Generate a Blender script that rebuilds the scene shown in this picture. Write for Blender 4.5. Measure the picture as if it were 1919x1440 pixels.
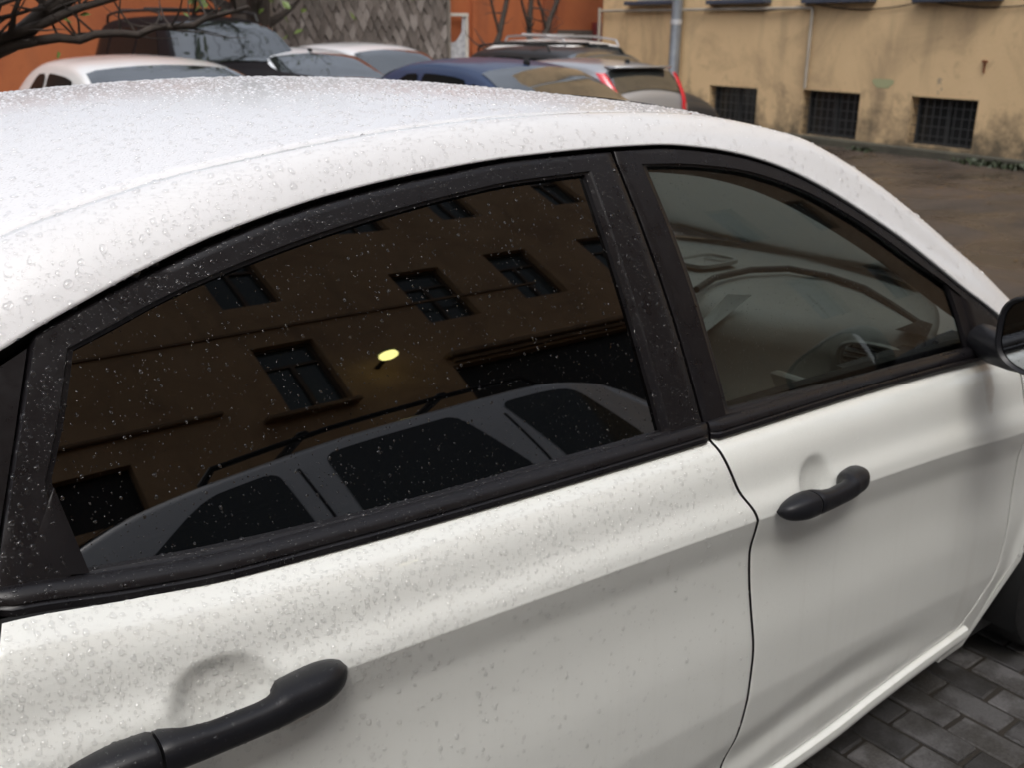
import bpy, bmesh, math, random
import numpy as np
from mathutils import Vector, Matrix
R = math.radians
rnd = random.Random(7)
sc = bpy.context.scene
for o in list(bpy.data.objects): bpy.data.objects.remove(o)
col = sc.collection

# ------------------------------------------------------------------ camera
# world frame: X = forward direction of the white car, Y = across it (away from us), Z up, rear axle at x = 0
cam_d = bpy.data.cameras.new('camera'); cam = bpy.data.objects.new('camera', cam_d); col.objects.link(cam)
sc.camera = cam
AZ, PITCH, ROLL, FPX = 0.90645, 0.3365906, 0.0106853, 1884.0
fw = Vector((math.cos(AZ)*math.cos(PITCH), math.sin(AZ)*math.cos(PITCH), -math.sin(PITCH)))
rt = Vector((math.sin(AZ), -math.cos(AZ), 0)); up = rt.cross(fw)
rt2 = math.cos(ROLL)*rt + math.sin(ROLL)*up; up2 = -math.sin(ROLL)*rt + math.cos(ROLL)*up
m = Matrix((rt2, up2, -fw)).transposed().to_4x4(); m.translation = (0, -1.74636, 1.55615)
cam.matrix_world = m
cam_d.sensor_width = 36; cam_d.lens = 36*FPX/1919; cam_d.clip_start = .02; cam_d.clip_end = 500
cam_d.dof.use_dof = True; cam_d.dof.focus_distance = 1.15; cam_d.dof.aperture_fstop = 9

# ------------------------------------------------------------------ world, sun, exposure
W = bpy.data.worlds.new('World'); sc.world = W; W.use_nodes = True
nt = W.node_tree; nt.nodes.clear()
sky = nt.nodes.new('ShaderNodeTexSky'); sky.sky_type = 'NISHITA'; sky.sun_disc = False
sky.sun_elevation = R(54); sky.sun_rotation = R(215); sky.dust_density = 4; sky.air_density = 1.0; sky.ozone_density = 1.0
hs = nt.nodes.new('ShaderNodeHueSaturation'); hs.inputs['Saturation'].default_value = .38
nt.links.new(sky.outputs[0], hs.inputs['Color'])
# soft cloud cover: slow brightness variation over the whole dome
tc = nt.nodes.new('ShaderNodeTexCoord'); cn = nt.nodes.new('ShaderNodeTexNoise')
cn.inputs['Scale'].default_value = 2.2; cn.inputs['Detail'].default_value = 5
nt.links.new(tc.outputs['Generated'], cn.inputs['Vector'])
mr = nt.nodes.new('ShaderNodeMapRange'); mr.inputs[1].default_value = .3; mr.inputs[2].default_value = .7
mr.inputs[3].default_value = .75; mr.inputs[4].default_value = 1.3
nt.links.new(cn.outputs['Fac'], mr.inputs[0])
mx = nt.nodes.new('ShaderNodeMixRGB'); mx.blend_type = 'MULTIPLY'; mx.inputs[0].default_value = 1
nt.links.new(hs.outputs[0], mx.inputs[1]); nt.links.new(mr.outputs[0], mx.inputs[2])
bg = nt.nodes.new('ShaderNodeBackground'); bg.inputs['Strength'].default_value = .15
out = nt.nodes.new('ShaderNodeOutputWorld')
# overcast dome: brighter overhead than at the horizon
sp_ = nt.nodes.new('ShaderNodeSeparateXYZ'); nt.links.new(tc.outputs['Generated'], sp_.inputs[0])
oc = nt.nodes.new('ShaderNodeMapRange'); oc.inputs[1].default_value = 0; oc.inputs[2].default_value = 1; oc.inputs[3].default_value = .80; oc.inputs[4].default_value = 1.22
nt.links.new(sp_.outputs['Z'], oc.inputs[0])
mo = nt.nodes.new('ShaderNodeMixRGB'); mo.blend_type = 'MULTIPLY'; mo.inputs[0].default_value = 1
nt.links.new(mx.outputs[0], mo.inputs[1]); nt.links.new(oc.outputs[0], mo.inputs[2]); mx = mo
nt.links.new(mx.outputs[0], bg.inputs[0]); nt.links.new(bg.outputs[0], out.inputs[0])
sd = bpy.data.lights.new('sun', 'SUN'); sun = bpy.data.objects.new('sun', sd); col.objects.link(sun)
sd.energy = .5; sd.angle = R(30); sd.color = (1, .99, .98)
el, az_s = R(54), R(90-215)
sv = Vector((math.cos(az_s)*math.cos(el), math.sin(az_s)*math.cos(el), math.sin(el)))
sun.rotation_euler = sv.to_track_quat('Z', 'Y').to_euler(); sun.location = (0, 0, 20)
sc.view_settings.view_transform = 'Standard'; sc.view_settings.look = 'None'
sc.view_settings.exposure = 0.56; sc.view_settings.gamma = 1
sc.view_settings.use_curve_mapping = False
sc.cycles.use_denoising = True; sc.cycles.max_bounces = 10; sc.cycles.transparent_max_bounces = 12
sc.cycles.sample_clamp_indirect = 6; sc.cycles.caustics_refractive = True

# ------------------------------------------------------------------ helpers
def interp(tab, x):
    if x <= tab[0][0]: 
        (x0, y0), (x1, y1) = tab[0], tab[1]; return y0 + (x-x0)*(y1-y0)/(x1-x0)
    if x >= tab[-1][0]:
        (x0, y0), (x1, y1) = tab[-2], tab[-1]; return y1 + (x-x1)*(y1-y0)/(x1-x0)
    return pchip(tab)(x)
_pc = {}
def pchip(tab):
    k = id(tab)
    if k in _pc: return _pc[k][0]
    xs = [p[0] for p in tab]; ys = [p[1] for p in tab]; n = len(xs)
    h = [xs[i+1]-xs[i] for i in range(n-1)]; d = [(ys[i+1]-ys[i])/h[i] for i in range(n-1)]
    mm = [0]*n; mm[0] = d[0]; mm[-1] = d[-1]
    for i in range(1, n-1):
        if d[i-1]*d[i] <= 0: mm[i] = 0
        else:
            w1 = 2*h[i]+h[i-1]; w2 = h[i]+2*h[i-1]; mm[i] = (w1+w2)/(w1/d[i-1]+w2/d[i])
    def f(x):
        lo, hi = 0, n-1
        while hi-lo > 1:
            mid = (lo+hi)//2
            if xs[mid] <= x: lo = mid
            else: hi = mid
        t = (x-xs[lo])/h[lo]
        return ((1+2*t)*(1-t)**2*ys[lo] + t*(1-t)**2*h[lo]*mm[lo] + t*t*(3-2*t)*ys[lo+1] + t*t*(t-1)*h[lo]*mm[lo+1])
    _pc[k] = (f, tab); return f
def lerp(a, b, t): return a+(b-a)*t
def sstep(a, b, x):
    t = min(1, max(0, (x-a)/(b-a))); return t*t*(3-2*t)

class MB:
    """collects geometry and links it as ONE mesh object"""
    def __init__(s): s.v = []; s.f = []
    def add(s, vs, fs):
        n = len(s.v); s.v += [tuple(p) for p in vs]; s.f += [tuple(i+n for i in f) for f in fs]; return s
    def grid(s, P, flip=False, cu=False, cv=False):
        nu, nv = len(P), len(P[0]); vs = [p for r in P for p in r]; fs = []
        for i in range(nu if cu else nu-1):
            for j in range(nv if cv else nv-1):
                a, b, c, d = i*nv+j, ((i+1) % nu)*nv+j, ((i+1) % nu)*nv+(j+1) % nv, i*nv+(j+1) % nv
                fs.append((a, d, c, b) if flip else (a, b, c, d))
        return s.add(vs, fs)
    def box(s, c, d, rz=0, bev=0, M=None):
        x, y, z = d[0]/2, d[1]/2, d[2]/2; b = min(bev, x*.9, y*.9, z*.9)
        if b <= 0:
            vs = [(i*x, j*y, k*z) for i in (-1, 1) for j in (-1, 1) for k in (-1, 1)]
            fs = [(0, 1, 3, 2), (4, 6, 7, 5), (0, 4, 5, 1), (2, 3, 7, 6), (0, 2, 6, 4), (1, 5, 7, 3)]
        else:  # chamfered all round
            vs = []
            for k in (-1, 1):
                for (i, j) in ((-1, -1), (1, -1), (1, 1), (-1, 1)): vs.append((i*(x-b), j*(y-b), k*z))
            for k in (-1, 1):
                for (i, j) in ((-1, -1), (1, -1), (1, 1), (-1, 1)):
                    vs.append((i*(x-b), j*y, k*(z-b))); vs.append((i*x, j*(y-b), k*(z-b)))
            fs = [(3, 2, 1, 0), (4, 5, 6, 7)]
            def idx(k, q, a): return 8+k*8+q*2+a
            for q in range(4):
                r = (q+1) % 4
                a0, a1 = (0, 0) if q % 2 == 0 else (1, 1)
                for k in (0, 1):
                    A, B = idx(k, q, a0), idx(k, r, a1); Tq, Tr = k*4+q, k*4+r
                    fs.append((Tq, Tr, B, A) if k == 0 else (Tq, A, B, Tr))
                fs.append((idx(0, q, a0), idx(0, r, a1), idx(1, r, a1), idx(1, q, a0)))
                o = 1-a0
                fs.append((idx(0, q, 0), idx(0, q, 1), idx(1, q, 1), idx(1, q, 0)) if q % 2 == 1 else (idx(0, q, 1), idx(0, q, 0), idx(1, q, 0), idx(1, q, 1)))
                fs.append((q, idx(0, q, 0), idx(0, q, 1))); fs.append((4+q, idx(1, q, 1), idx(1, q, 0)))
        cr, sr = math.cos(rz), math.sin(rz)
        vs = [(c[0]+p[0]*cr-p[1]*sr, c[1]+p[0]*sr+p[1]*cr, c[2]+p[2]) for p in vs]
        if M is not None: vs = [tuple(M @ Vector(p)) for p in vs]
        return s.add(vs, fs)
    def tube(s, pts, rad, n=8, caps=True):
        pts = [Vector(p) for p in pts]; rads = rad if isinstance(rad, (list, tuple)) else [rad]*len(pts)
        rows = []; prev = None
        for i, p in enumerate(pts):
            t = (pts[min(i+1, len(pts)-1)]-pts[max(i-1, 0)]).normalized()
            if prev is None:
                a = Vector((0, 0, 1)) if abs(t.z) < .9 else Vector((1, 0, 0)); u = t.cross(a).normalized()
            else: u = (prev - t*prev.dot(t)).normalized()
            prev = u; w = t.cross(u)
            rows.append([tuple(p+(u*math.cos(2*math.pi*k/n)+w*math.sin(2*math.pi*k/n))*rads[i]) for k in range(n)])
        s.grid(rows, cv=True)
        if caps:
            k = len(s.v)-n*len(rows); s.f.append(tuple(range(k, k+n))); s.f.append(tuple(range(len(s.v)-1, len(s.v)-n-1, -1)))
        return s
    def lathe(s, prof, c, axis='y', n=32):
        rows = []
        for k in range(n):
            a = 2*math.pi*k/n; ca, sa = math.cos(a), math.sin(a)
            if axis == 'y': rows.append([(c[0]+r*ca, c[1]+h, c[2]+r*sa) for r, h in prof])
            else: rows.append([(c[0]+r*ca, c[1]+r*sa, c[2]+h) for r, h in prof])
        return s.grid(rows, cu=True)
    def build(s, name, mat, parent=None, smooth=True, recalc=True, **kw):
        me = bpy.data.meshes.new(name); me.from_pydata(s.v, [], s.f); me.materials.append(mat)
        if recalc:
            bm = bmesh.new(); bm.from_mesh(me); bmesh.ops.remove_doubles(bm, verts=bm.verts, dist=1e-6)
            bmesh.ops.recalc_face_normals(bm, faces=bm.faces); bm.to_mesh(me); bm.free()
        if smooth:
            me.shade_smooth()
            if smooth != 'all':
                bm = bmesh.new(); bm.from_mesh(me)
                for e in bm.edges:
                    if len(e.link_faces) == 2 and e.calc_face_angle(0) > R(38): e.smooth = False
                bm.to_mesh(me); bm.free()
        me.update()
        o = bpy.data.objects.new(name, me); col.objects.link(o)
        if parent is not None: o.parent = parent
        for k, v in kw.items(): o[k] = v
        return o
def thing(name, label, cat, loc=(0, 0, 0), rz=0, group=None):
    o = bpy.data.objects.new(name, None); col.objects.link(o); o.location = loc; o.rotation_euler = (0, 0, rz)
    o.empty_display_size = .2; o['label'] = label; o['category'] = cat
    if group: o['group'] = group
    return o
def tag(o, label=None, cat=None, group=None, kind=None):
    if label: o['label'] = label
    if cat: o['category'] = cat
    if group: o['group'] = group
    if kind: o['kind'] = kind
    return o

# ------------------------------------------------------------------ materials
def mat(name, base=(.5, .5, .5), rough=.5, metal=0, spec=.5, coat=0, coat_rough=.03, ior=1.5, emit=None, es=0):
    m = bpy.data.materials.new(name); m.use_nodes = True; b = m.node_tree.nodes['Principled BSDF']
    b.inputs['Base Color'].default_value = (*base, 1); b.inputs['Roughness'].default_value = rough
    b.inputs['Metallic'].default_value = metal; b.inputs['Specular IOR Level'].default_value = spec
    b.inputs['IOR'].default_value = ior
    b.inputs['Coat Weight'].default_value = coat; b.inputs['Coat Roughness'].default_value = coat_rough
    if emit: b.inputs['Emission Color'].default_value = (*emit, 1); b.inputs['Emission Strength'].default_value = es
    return m
class NT:
    def __init__(s, m): s.m = m; s.t = m.node_tree; s.b = s.t.nodes['Principled BSDF']
    def n(s, kind, **kw):
        x = s.t.nodes.new(kind)
        for k, v in kw.items():
            if k in x.inputs.keys(): x.inputs[k].default_value = v
            else: setattr(x, k, v)
        return x
    def l(s, a, b): s.t.links.new(a, b)
    def noise(s, scale, detail=4, rough=.55, vec=None, dist=0):
        x = s.n('ShaderNodeTexNoise'); x.inputs['Scale'].default_value = scale; x.inputs['Detail'].default_value = detail
        x.inputs['Roughness'].default_value = rough; x.inputs['Distortion'].default_value = dist
        if vec is not None: s.l(vec, x.inputs['Vector'])
        return x.outputs['Fac']
    def obj(s, scale=(1, 1, 1)):
        c = s.n('ShaderNodeTexCoord'); mp = s.n('ShaderNodeMapping'); mp.inputs['Scale'].default_value = scale
        s.l(c.outputs['Object'], mp.inputs['Vector']); return mp.outputs[0]
    def ramp(s, fac, stops):
        x = s.n('ShaderNodeValToRGB'); e = x.color_ramp.elements
        while len(e) < len(stops): e.new(.5)
        for i, (p, c) in enumerate(stops): e[i].position = p; e[i].color = (*c, 1) if len(c) == 3 else c
        s.l(fac, x.inputs[0]); return x.outputs[0]
    def mix(s, fac, a, b, mode='MIX'):
        x = s.n('ShaderNodeMixRGB', blend_type=mode)
        for i, v in ((0, fac), (1, a), (2, b)):
            if hasattr(v, 'is_linked'): s.l(v, x.inputs[i])
            else: x.inputs[i].default_value = v if i == 0 else (*v, 1)
        return x.outputs[0]
    def mapr(s, v, a, b, c, d):
        x = s.n('ShaderNodeMapRange'); s.l(v, x.inputs[0])
        for i, q in enumerate((a, b, c, d)): x.inputs[i+1].default_value = q
        return x.outputs[0]
    def bump(s, h, strength, dist):
        x = s.n('ShaderNodeBump'); x.inputs['Strength'].default_value = strength; x.inputs['Distance'].default_value = dist
        s.l(h, x.inputs['Height']); s.l(x.outputs[0], s.b.inputs['Normal']); return x
def noisy(name, c1, c2, scale, rough=.6, bump=0, bscale=None, **kw):
    m = mat(name, c1, rough, **kw); t = NT(m); v = t.obj()
    t.l(t.ramp(t.noise(scale, 6, .6, v), [(.3, c1), (.7, c2)]), t.b.inputs['Base Color'])
    if bump: t.bump(t.noise(bscale or scale*6, 5, .6, v), .6, bump)
    return m

# white car paint: gloss clear coat over white, with fine drizzle relief and faint dirt runs
def paint_white(name='white_paint', wet=.28, crough=.045, vscale=330, lo=.47, tint=(.79, .80, .75)):
    m = mat(name, tint, .35, coat=1.0, coat_rough=crough); t = NT(m); v = t.obj()
    # rain drizzle too small to model: tiny rounded beads
    vo = t.n('ShaderNodeTexVoronoi', feature='F1'); vo.inputs['Scale'].default_value = vscale; vo.inputs['Randomness'].default_value = 1
    t.l(v, vo.inputs['Vector'])
    msk = t.mapr(t.noise(60, 3, .6, v), lo, lo+.15, 0, 1)
    bead = t.mapr(vo.outputs['Distance'], .05, .42, 1, 0)
    mul = t.n('ShaderNodeMath', operation='MULTIPLY'); t.l(bead, mul.inputs[0]); t.l(msk, mul.inputs[1])
    b = t.n('ShaderNodeBump'); b.inputs['Strength'].default_value = wet; b.inputs['Distance'].default_value = .0007
    t.l(mul.outputs[0], b.inputs['Height'])
    t.l(b.outputs[0], t.b.inputs['Coat Normal'])
    # vertical dirt runs and rust smear under the door mirror
    sx = t.n('ShaderNodeSeparateXYZ'); t.l(v, sx.inputs[0])
    runs = t.noise(1, 4, .6, t.obj((38, 4, 1.2)))
    dirt = t.mapr(runs, .52, .8, 0, .16)
    low = t.mapr(sx.outputs['Z'], .85, .2, 0, 1)
    dm = t.n('ShaderNodeMath', operation='MULTIPLY'); t.l(dirt, dm.inputs[0]); t.l(low, dm.inputs[1])
    c = t.mix(dm.outputs[0], tint, (.36, .31, .25))
    def blob(cx, cz, wx, wz, y_neg=True):
        e = []
        for o_, c_, w_ in (('X', cx, wx), ('Z', cz, wz)):
            s_ = t.n('ShaderNodeMath', operation='SUBTRACT'); t.l(sx.outputs[o_], s_.inputs[0]); s_.inputs[1].default_value = c_
            d_ = t.n('ShaderNodeMath', operation='DIVIDE'); t.l(s_.outputs[0], d_.inputs[0]); d_.inputs[1].default_value = w_
            q_ = t.n('ShaderNodeMath', operation='MULTIPLY'); t.l(d_.outputs[0], q_.inputs[0]); t.l(d_.outputs[0], q_.inputs[1]); e.append(q_)
        a_ = t.n('ShaderNodeMath', operation='ADD'); t.l(e[0].outputs[0], a_.inputs[0]); t.l(e[1].outputs[0], a_.inputs[1])
        nz = t.n('ShaderNodeMath', operation='ADD'); t.l(a_.outputs[0], nz.inputs[0]); t.l(t.mapr(t.noise(45, 3, .6, v), .3, .7, -.3, .3), nz.inputs[1])
        return t.mapr(nz.outputs[0], 0.1, 1.2, 1, 0)
    r1 = blob(2.005, .885, .022, .075); sm = t.n('ShaderNodeMath', operation='MULTIPLY'); t.l(r1, sm.inputs[0]); sm.inputs[1].default_value = .42
    c = t.mix(sm.outputs[0], c, (.28, .17, .08))
    r2 = blob(.395, .815, .035, .012); s2 = t.n('ShaderNodeMath', operation='MULTIPLY'); t.l(r2, s2.inputs[0]); s2.inputs[1].default_value = .45
    c = t.mix(s2.outputs[0], c, (.30, .18, .09))
    t.l(c, t.b.inputs['Base Color'])
    return m
PAINT = paint_white(); PAINT_ROOF = paint_white('white_paint_wet_roof', 1.0, .16, 230, .34, (.79, .79, .80))  # roof copy tinted cooler, doors warmer: sky and ground light put into the colour
PAINT_RAIL = paint_white('white_paint_rail', .28, .05, 330, .47, (.79, .79, .79))
def black_plastic(name, c, rough, scale=900, bmp=.00015, spec=.36):
    m = mat(name, c, rough, spec=spec); t = NT(m); v = t.obj()
    t.bump(t.noise(scale, 2, .6, v), .5, bmp)
    t.l(t.mapr(t.noise(40, 4, .6, v), .3, .7, rough-.06, rough+.1), t.b.inputs['Roughness'])
    return m
FRAME = black_plastic('black_film', (.0075, .0065, .0075), .30)
RUBBER = black_plastic('black_rubber', (.012, .012, .012), .6)
HANDLE = black_plastic('handle_plastic', (.009, .009, .011), .36, 1400, .0002)
DARK = mat('dark_inside', (.006, .006, .006), .9)
def glass(name, tint, refl=1.0, bumpy=0, dbl=1.9):
    both_faces = dbl
    m = bpy.data.materials.new(name); m.use_nodes = True; t = m.node_tree; t.nodes.clear()
    o = t.nodes.new('ShaderNodeOutputMaterial'); fr = t.nodes.new('ShaderNodeFresnel'); fr.inputs['IOR'].default_value = 1.52
    g = t.nodes.new('ShaderNodeBsdfGlossy'); g.inputs['Roughness'].default_value = 0.0; g.inputs['Color'].default_value = (refl, refl, refl, 1)
    tr = t.nodes.new('ShaderNodeBsdfTransparent'); tr.inputs['Color'].default_value = (*tint, 1)
    mx = t.nodes.new('ShaderNodeMixShader')
    geo = t.nodes.new('ShaderNodeNewGeometry'); mp = t.nodes.new('ShaderNodeMath'); mp.operation = 'MULTIPLY_ADD'  # use outside ior on both faces
    mp.inputs[1].default_value = 1/1.52-1.52; mp.inputs[2].default_value = 1.52
    t.links.new(geo.outputs['Backfacing'], mp.inputs[0]); inv = mp
    fr.inputs['IOR'].default_value = 1.52
    dbl = t.nodes.new('ShaderNodeMath'); dbl.operation = 'MULTIPLY'; dbl.use_clamp = True; dbl.inputs[1].default_value = both_faces   # both faces of the pane mirror
    t.links.new(fr.outputs[0], dbl.inputs[0])
    t.links.new(dbl.outputs[0], mx.inputs[0]); t.links.new(tr.outputs[0], mx.inputs[1]); t.links.new(g.outputs[0], mx.inputs[2])
    if bumpy:
        nz = t.nodes.new('ShaderNodeTexNoise'); nz.inputs['Scale'].default_value = 3
        tcx = t.nodes.new('ShaderNodeTexCoord'); t.links.new(tcx.outputs['Object'], nz.inputs['Vector'])
        bp = t.nodes.new('ShaderNodeBump'); bp.inputs['Strength'].default_value = bumpy; bp.inputs['Distance'].default_value = .004
        t.links.new(nz.outputs['Fac'], bp.inputs['Height']); t.links.new(bp.outputs[0], g.inputs['Normal'])
    t.links.new(mx.outputs[0], o.inputs[0]); return m
GLASS_TINT = glass('privacy_glass', (.006, .006, .006), dbl=2.5)
GLASS = glass('clear_green_glass', (.84, .91, .87), dbl=1.55)
def water(name='water', ior=1.62, rough=.02, back=.60):
    m = bpy.data.materials.new(name); m.use_nodes = True; t = m.node_tree; t.nodes.clear()
    o = t.nodes.new('ShaderNodeOutputMaterial'); g = t.nodes.new('ShaderNodeBsdfRefraction'); g.inputs['IOR'].default_value = 1.33; g.inputs['Roughness'].default_value = 0
    gl = t.nodes.new('ShaderNodeBsdfGlossy'); gl.inputs['Roughness'].default_value = rough
    fr = t.nodes.new('ShaderNodeFresnel'); fr.inputs['IOR'].default_value = ior
    geo = t.nodes.new('ShaderNodeNewGeometry'); tr = t.nodes.new('ShaderNodeBsdfTransparent'); m2 = t.nodes.new('ShaderNodeMixShader')
    mx = t.nodes.new('ShaderNodeMixShader'); t.links.new(fr.outputs[0], mx.inputs[0]); t.links.new(g.outputs[0], mx.inputs[1]); t.links.new(gl.outputs[0], mx.inputs[2])
    t.links.new(geo.outputs['Backfacing'], m2.inputs[0]); t.links.new(mx.outputs[0], m2.inputs[1]); 
    m3 = t.nodes.new('ShaderNodeMixShader'); m3.inputs[0].default_value = back
    g2 = t.nodes.new('ShaderNodeBsdfRefraction'); g2.inputs['IOR'].default_value = 1.33; g2.inputs['Roughness'].default_value = 0
    t.links.new(g2.outputs[0], m3.inputs[1]); t.links.new(tr.outputs[0], m3.inputs[2]); t.links.new(m3.outputs[0], m2.inputs[2])
    t.links.new(m2.outputs[0], o.inputs[0]); return m
WATER = water(); WATER_DARK = water('water_on_dark', 1.46, .14, .3)
RUB = mat('tyre_rubber', (.018, .018, .018), .75)
ALLOY = mat('wheel_metal', (.35, .35, .36), .35, metal=.8)
CHROME = mat('chrome', (.8, .8, .8), .1, metal=1)
REDL = mat('tail_lamp_red', (.55, .015, .03), .12, coat=1)
LAMPG = mat('headlamp_lens', (.55, .57, .6), .08, metal=.6)

# ================================================================== SETTING
def asphalt():
    m = mat('wet_asphalt', (.07, .05, .04), .4); t = NT(m); v = t.obj()
    big = t.noise(.5, 6, .6, v, 1.2); c = t.ramp(big, [(.3, (.066, .045, .034)), (.5, (.045, .037, .031)), (.75, (.080, .054, .038))])
    sp = t.noise(55, 4, .7, v); c = t.mix(.5, c, t.ramp(sp, [(.35, (.035, .028, .022)), (.7, (.125, .095, .075))]))
    tr_ = t.noise(1, 6, .65, t.obj((.35, 2.4, 1)), .6); c = t.mix(t.mapr(tr_, .45, .62, 0, .55), c, (.030, .026, .023))
    cr_ = t.n('ShaderNodeTexVoronoi', feature='DISTANCE_TO_EDGE'); cr_.inputs['Scale'].default_value = .8; t.l(v, cr_.inputs['Vector'])
    c = t.mix(t.mapr(cr_.outputs['Distance'], .0, .012, .6, 0), c, (.015, .012, .010))
    t.l(c, t.b.inputs['Base Color'])
    t.l(t.mapr(t.noise(.9, 5, .6, v, 1), .38, .62, .12, .6), t.b.inputs['Roughness'])
    t.bump(t.noise(70, 5, .7, v), .7, .006); return m
g = MB()
N = 24
g.grid([[(-60+130*i/N, -60+130*j/N, 0) for j in range(N+1)] for i in range(N+1)])
tag(g.build('ground', asphalt(), smooth=False), kind='structure')

# paving bricks around the car: running bond, rows across the car
def brick_mat():
    m = mat('paving_brick', (.1, .095, .095), .55); t = NT(m); v = t.obj()
    oi = t.n('ShaderNodeObjectInfo')
    geo = t.n('ShaderNodeNewGeometry')
    big = t.noise(9, 5, .65, geo.outputs['Position'])
    c = t.ramp(big, [(.40, (.030, .026, .020)), (.50, (.070, .066, .064)), (.58, (.15, .145, .145))])
    fine = t.noise(160, 4, .7, geo.outputs['Position'])
    c = t.mix(.55, c, t.ramp(fine, [(.3, (.012, .011, .010)), (.7, (.10, .097, .095))]))
    r = t.mapr(oi.outputs['Random'], 0, 1, .5, 1.75)
    c = t.mix(1, c, r, 'MULTIPLY'); t.l(c, t.b.inputs['Base Color'])
    t.bump(t.noise(220, 4, .7, geo.outputs['Position']), .8, .002); return m
BRICK = brick_mat()
JOINT = noisy('joint_sand', (.016, .013, .010), (.030, .024, .017), 30, .8, .004, 120)
bx0, bx1, by0, by1 = -2.2, 4.6, -3.6, .6
j = MB(); j.grid([[(x, y, .0075) for y in (by0, by1)] for x in (bx0, bx1)])
pave = tag(j.build('pavement', JOINT, smooth=False), kind='structure')
meshes = []
for q in range(5):
    b = MB(); b.box((0, 0, 0), (.082, .168, .06), bev=.0035)
    me = bpy.data.meshes.new('brick'); me.from_pydata(b.v, [], b.f); me.materials.append(BRICK)
    for vv in me.vertices:
        if vv.co.z > 0: vv.co.z += rnd.uniform(-.0018, .0018); vv.co.x += rnd.uniform(-.002, .002); vv.co.y += rnd.uniform(-.002, .002)
    bm = bmesh.new(); bm.from_mesh(me); bmesh.ops.recalc_face_normals(bm, faces=bm.faces); bm.to_mesh(me); bm.free()
    meshes.append(me)
rest = MB(); nb = 0
BP, BL = .09, .178
rows = int((bx1-bx0)/BP)
for r_ in range(rows):
    xc = bx0 + BP*(r_+.5)
    k = r_
    off = -.735 + (BL/2 if k % 2 else 0)
    jn = math.ceil((by0-off)/BL)
    while off+BL*jn+BL < by1:
        yc = off+BL*(jn+.5); jn += 1
        z = .012-.03+rnd.uniform(-.0025, .0025)
        if 1.3 < xc < 3.3 and -1.65 < yc < -.45:
            o = bpy.data.objects.new('brick', meshes[rnd.randrange(5)]); col.objects.link(o); o.parent = pave
            o.location = (xc+rnd.uniform(-.0015, .0015), yc+rnd.uniform(-.002, .002), z)
            o.rotation_euler = (rnd.uniform(-.008, .008), rnd.uniform(-.012, .012), rnd.uniform(-.012, .012)); nb += 1
        else:
            rest.box((xc, yc, z), (.082, .168, .06), rnd.uniform(-.01, .01), bev=.006)
rb = rest.build('bricks', BRICK, pave, smooth=False, recalc=False); rb['kind'] = 'stuff'

# ---- wall helper: rectangular facade in its own frame (u along, z up, depth behind), openings cut and lined
def wall_mesh(u0, u1, z0, z1, holes, depth=.25, step=None):
    us = sorted({u0, u1, *[h[0] for h in holes], *[h[1] for h in holes]}); zs = sorted({z0, z1, *[h[2] for h in holes], *[h[3] for h in holes]})
    b = MB()
    for i in range(len(us)-1):
        for k in range(len(zs)-1):
            cu, cz = (us[i]+us[i+1])/2, (zs[k]+zs[k+1])/2
            if any(h[0] < cu < h[1] and h[2] < cz < h[3] for h in holes): continue
            b.add([(us[i], 0, zs[k]), (us[i+1], 0, zs[k]), (us[i+1], 0, zs[k+1]), (us[i], 0, zs[k+1])], [(0, 1, 2, 3)])
    for h in holes:
        a, c, d, e = h[:4]
        b.add([(a, 0, d), (c, 0, d), (c, 0, e), (a, 0, e), (a, depth, d), (c, depth, d), (c, depth, e), (a, depth, e)],
              [(0, 4, 5, 1), (1, 5, 6, 2), (2, 6, 7, 3), (3, 7, 4, 0)])
    b.add([(u0, 0, z1), (u1, 0, z1), (u1, 3, z1), (u0, 3, z1)], [(0, 1, 2, 3)])       # top
    b.add([(u0, 0, z0), (u0, 0, z1), (u0, 3, z1), (u0, 3, z0)], [(0, 1, 2, 3)])
    b.add([(u1, 0, z0), (u1, 0, z1), (u1, 3, z1), (u1, 3, z0)], [(0, 1, 2, 3)])
    b.add([(u0, 3, z0), (u1, 3, z0), (u1, 3, z1), (u0, 3, z1)], [(0, 1, 2, 3)])
    return b
def stucco(name, base, dark, light, streak=(.12, .09, .06), seed=0, damp=0):
    m = mat(name, base, .8); t = NT(m); v = t.obj()
    c = t.ramp(t.noise(.7, 6, .65, v, .8), [(.32, dark), (.5, base), (.72, light)])
    st = t.noise(1, 5, .6, t.obj((2.2, 2.2, .35))); c = t.mix(t.mapr(st, .55, .78, 0, .45), c, streak)
    bl = t.noise(2.3, 5, .6, v, 2.0); c = t.mix(t.mapr(bl, .60, .70, 0, .5), c, dark)
    c = t.mix(t.mapr(t.noise(14, 4, .7, v), .62, .72, 0, .25), c, streak)
    pl = t.noise(.9, 8, .72, v, 1.5); c = t.mix(t.mapr(pl, .655, .668, 0, .8 if damp else 0), c, (.27, .225, .165))
    if damp:   # grime rising from the ground, with a ragged edge
        s = t.n('ShaderNodeSeparateXYZ'); t.l(v, s.inputs[0])
        e = t.n('ShaderNodeMath', operation='ADD'); t.l(s.outputs['Z'], e.inputs[0]); t.l(t.mapr(t.noise(2.0, 6, .7, v), .3, .7, -.55, .45), e.inputs[1])
        c = t.mix(t.mapr(e.outputs[0], .62, -.05, 0, .9), c, (.075, .062, .042))
    t.l(c, t.b.inputs['Base Color']); t.bump(t.noise(25, 6, .7, v), .5, .01); return m

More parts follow.
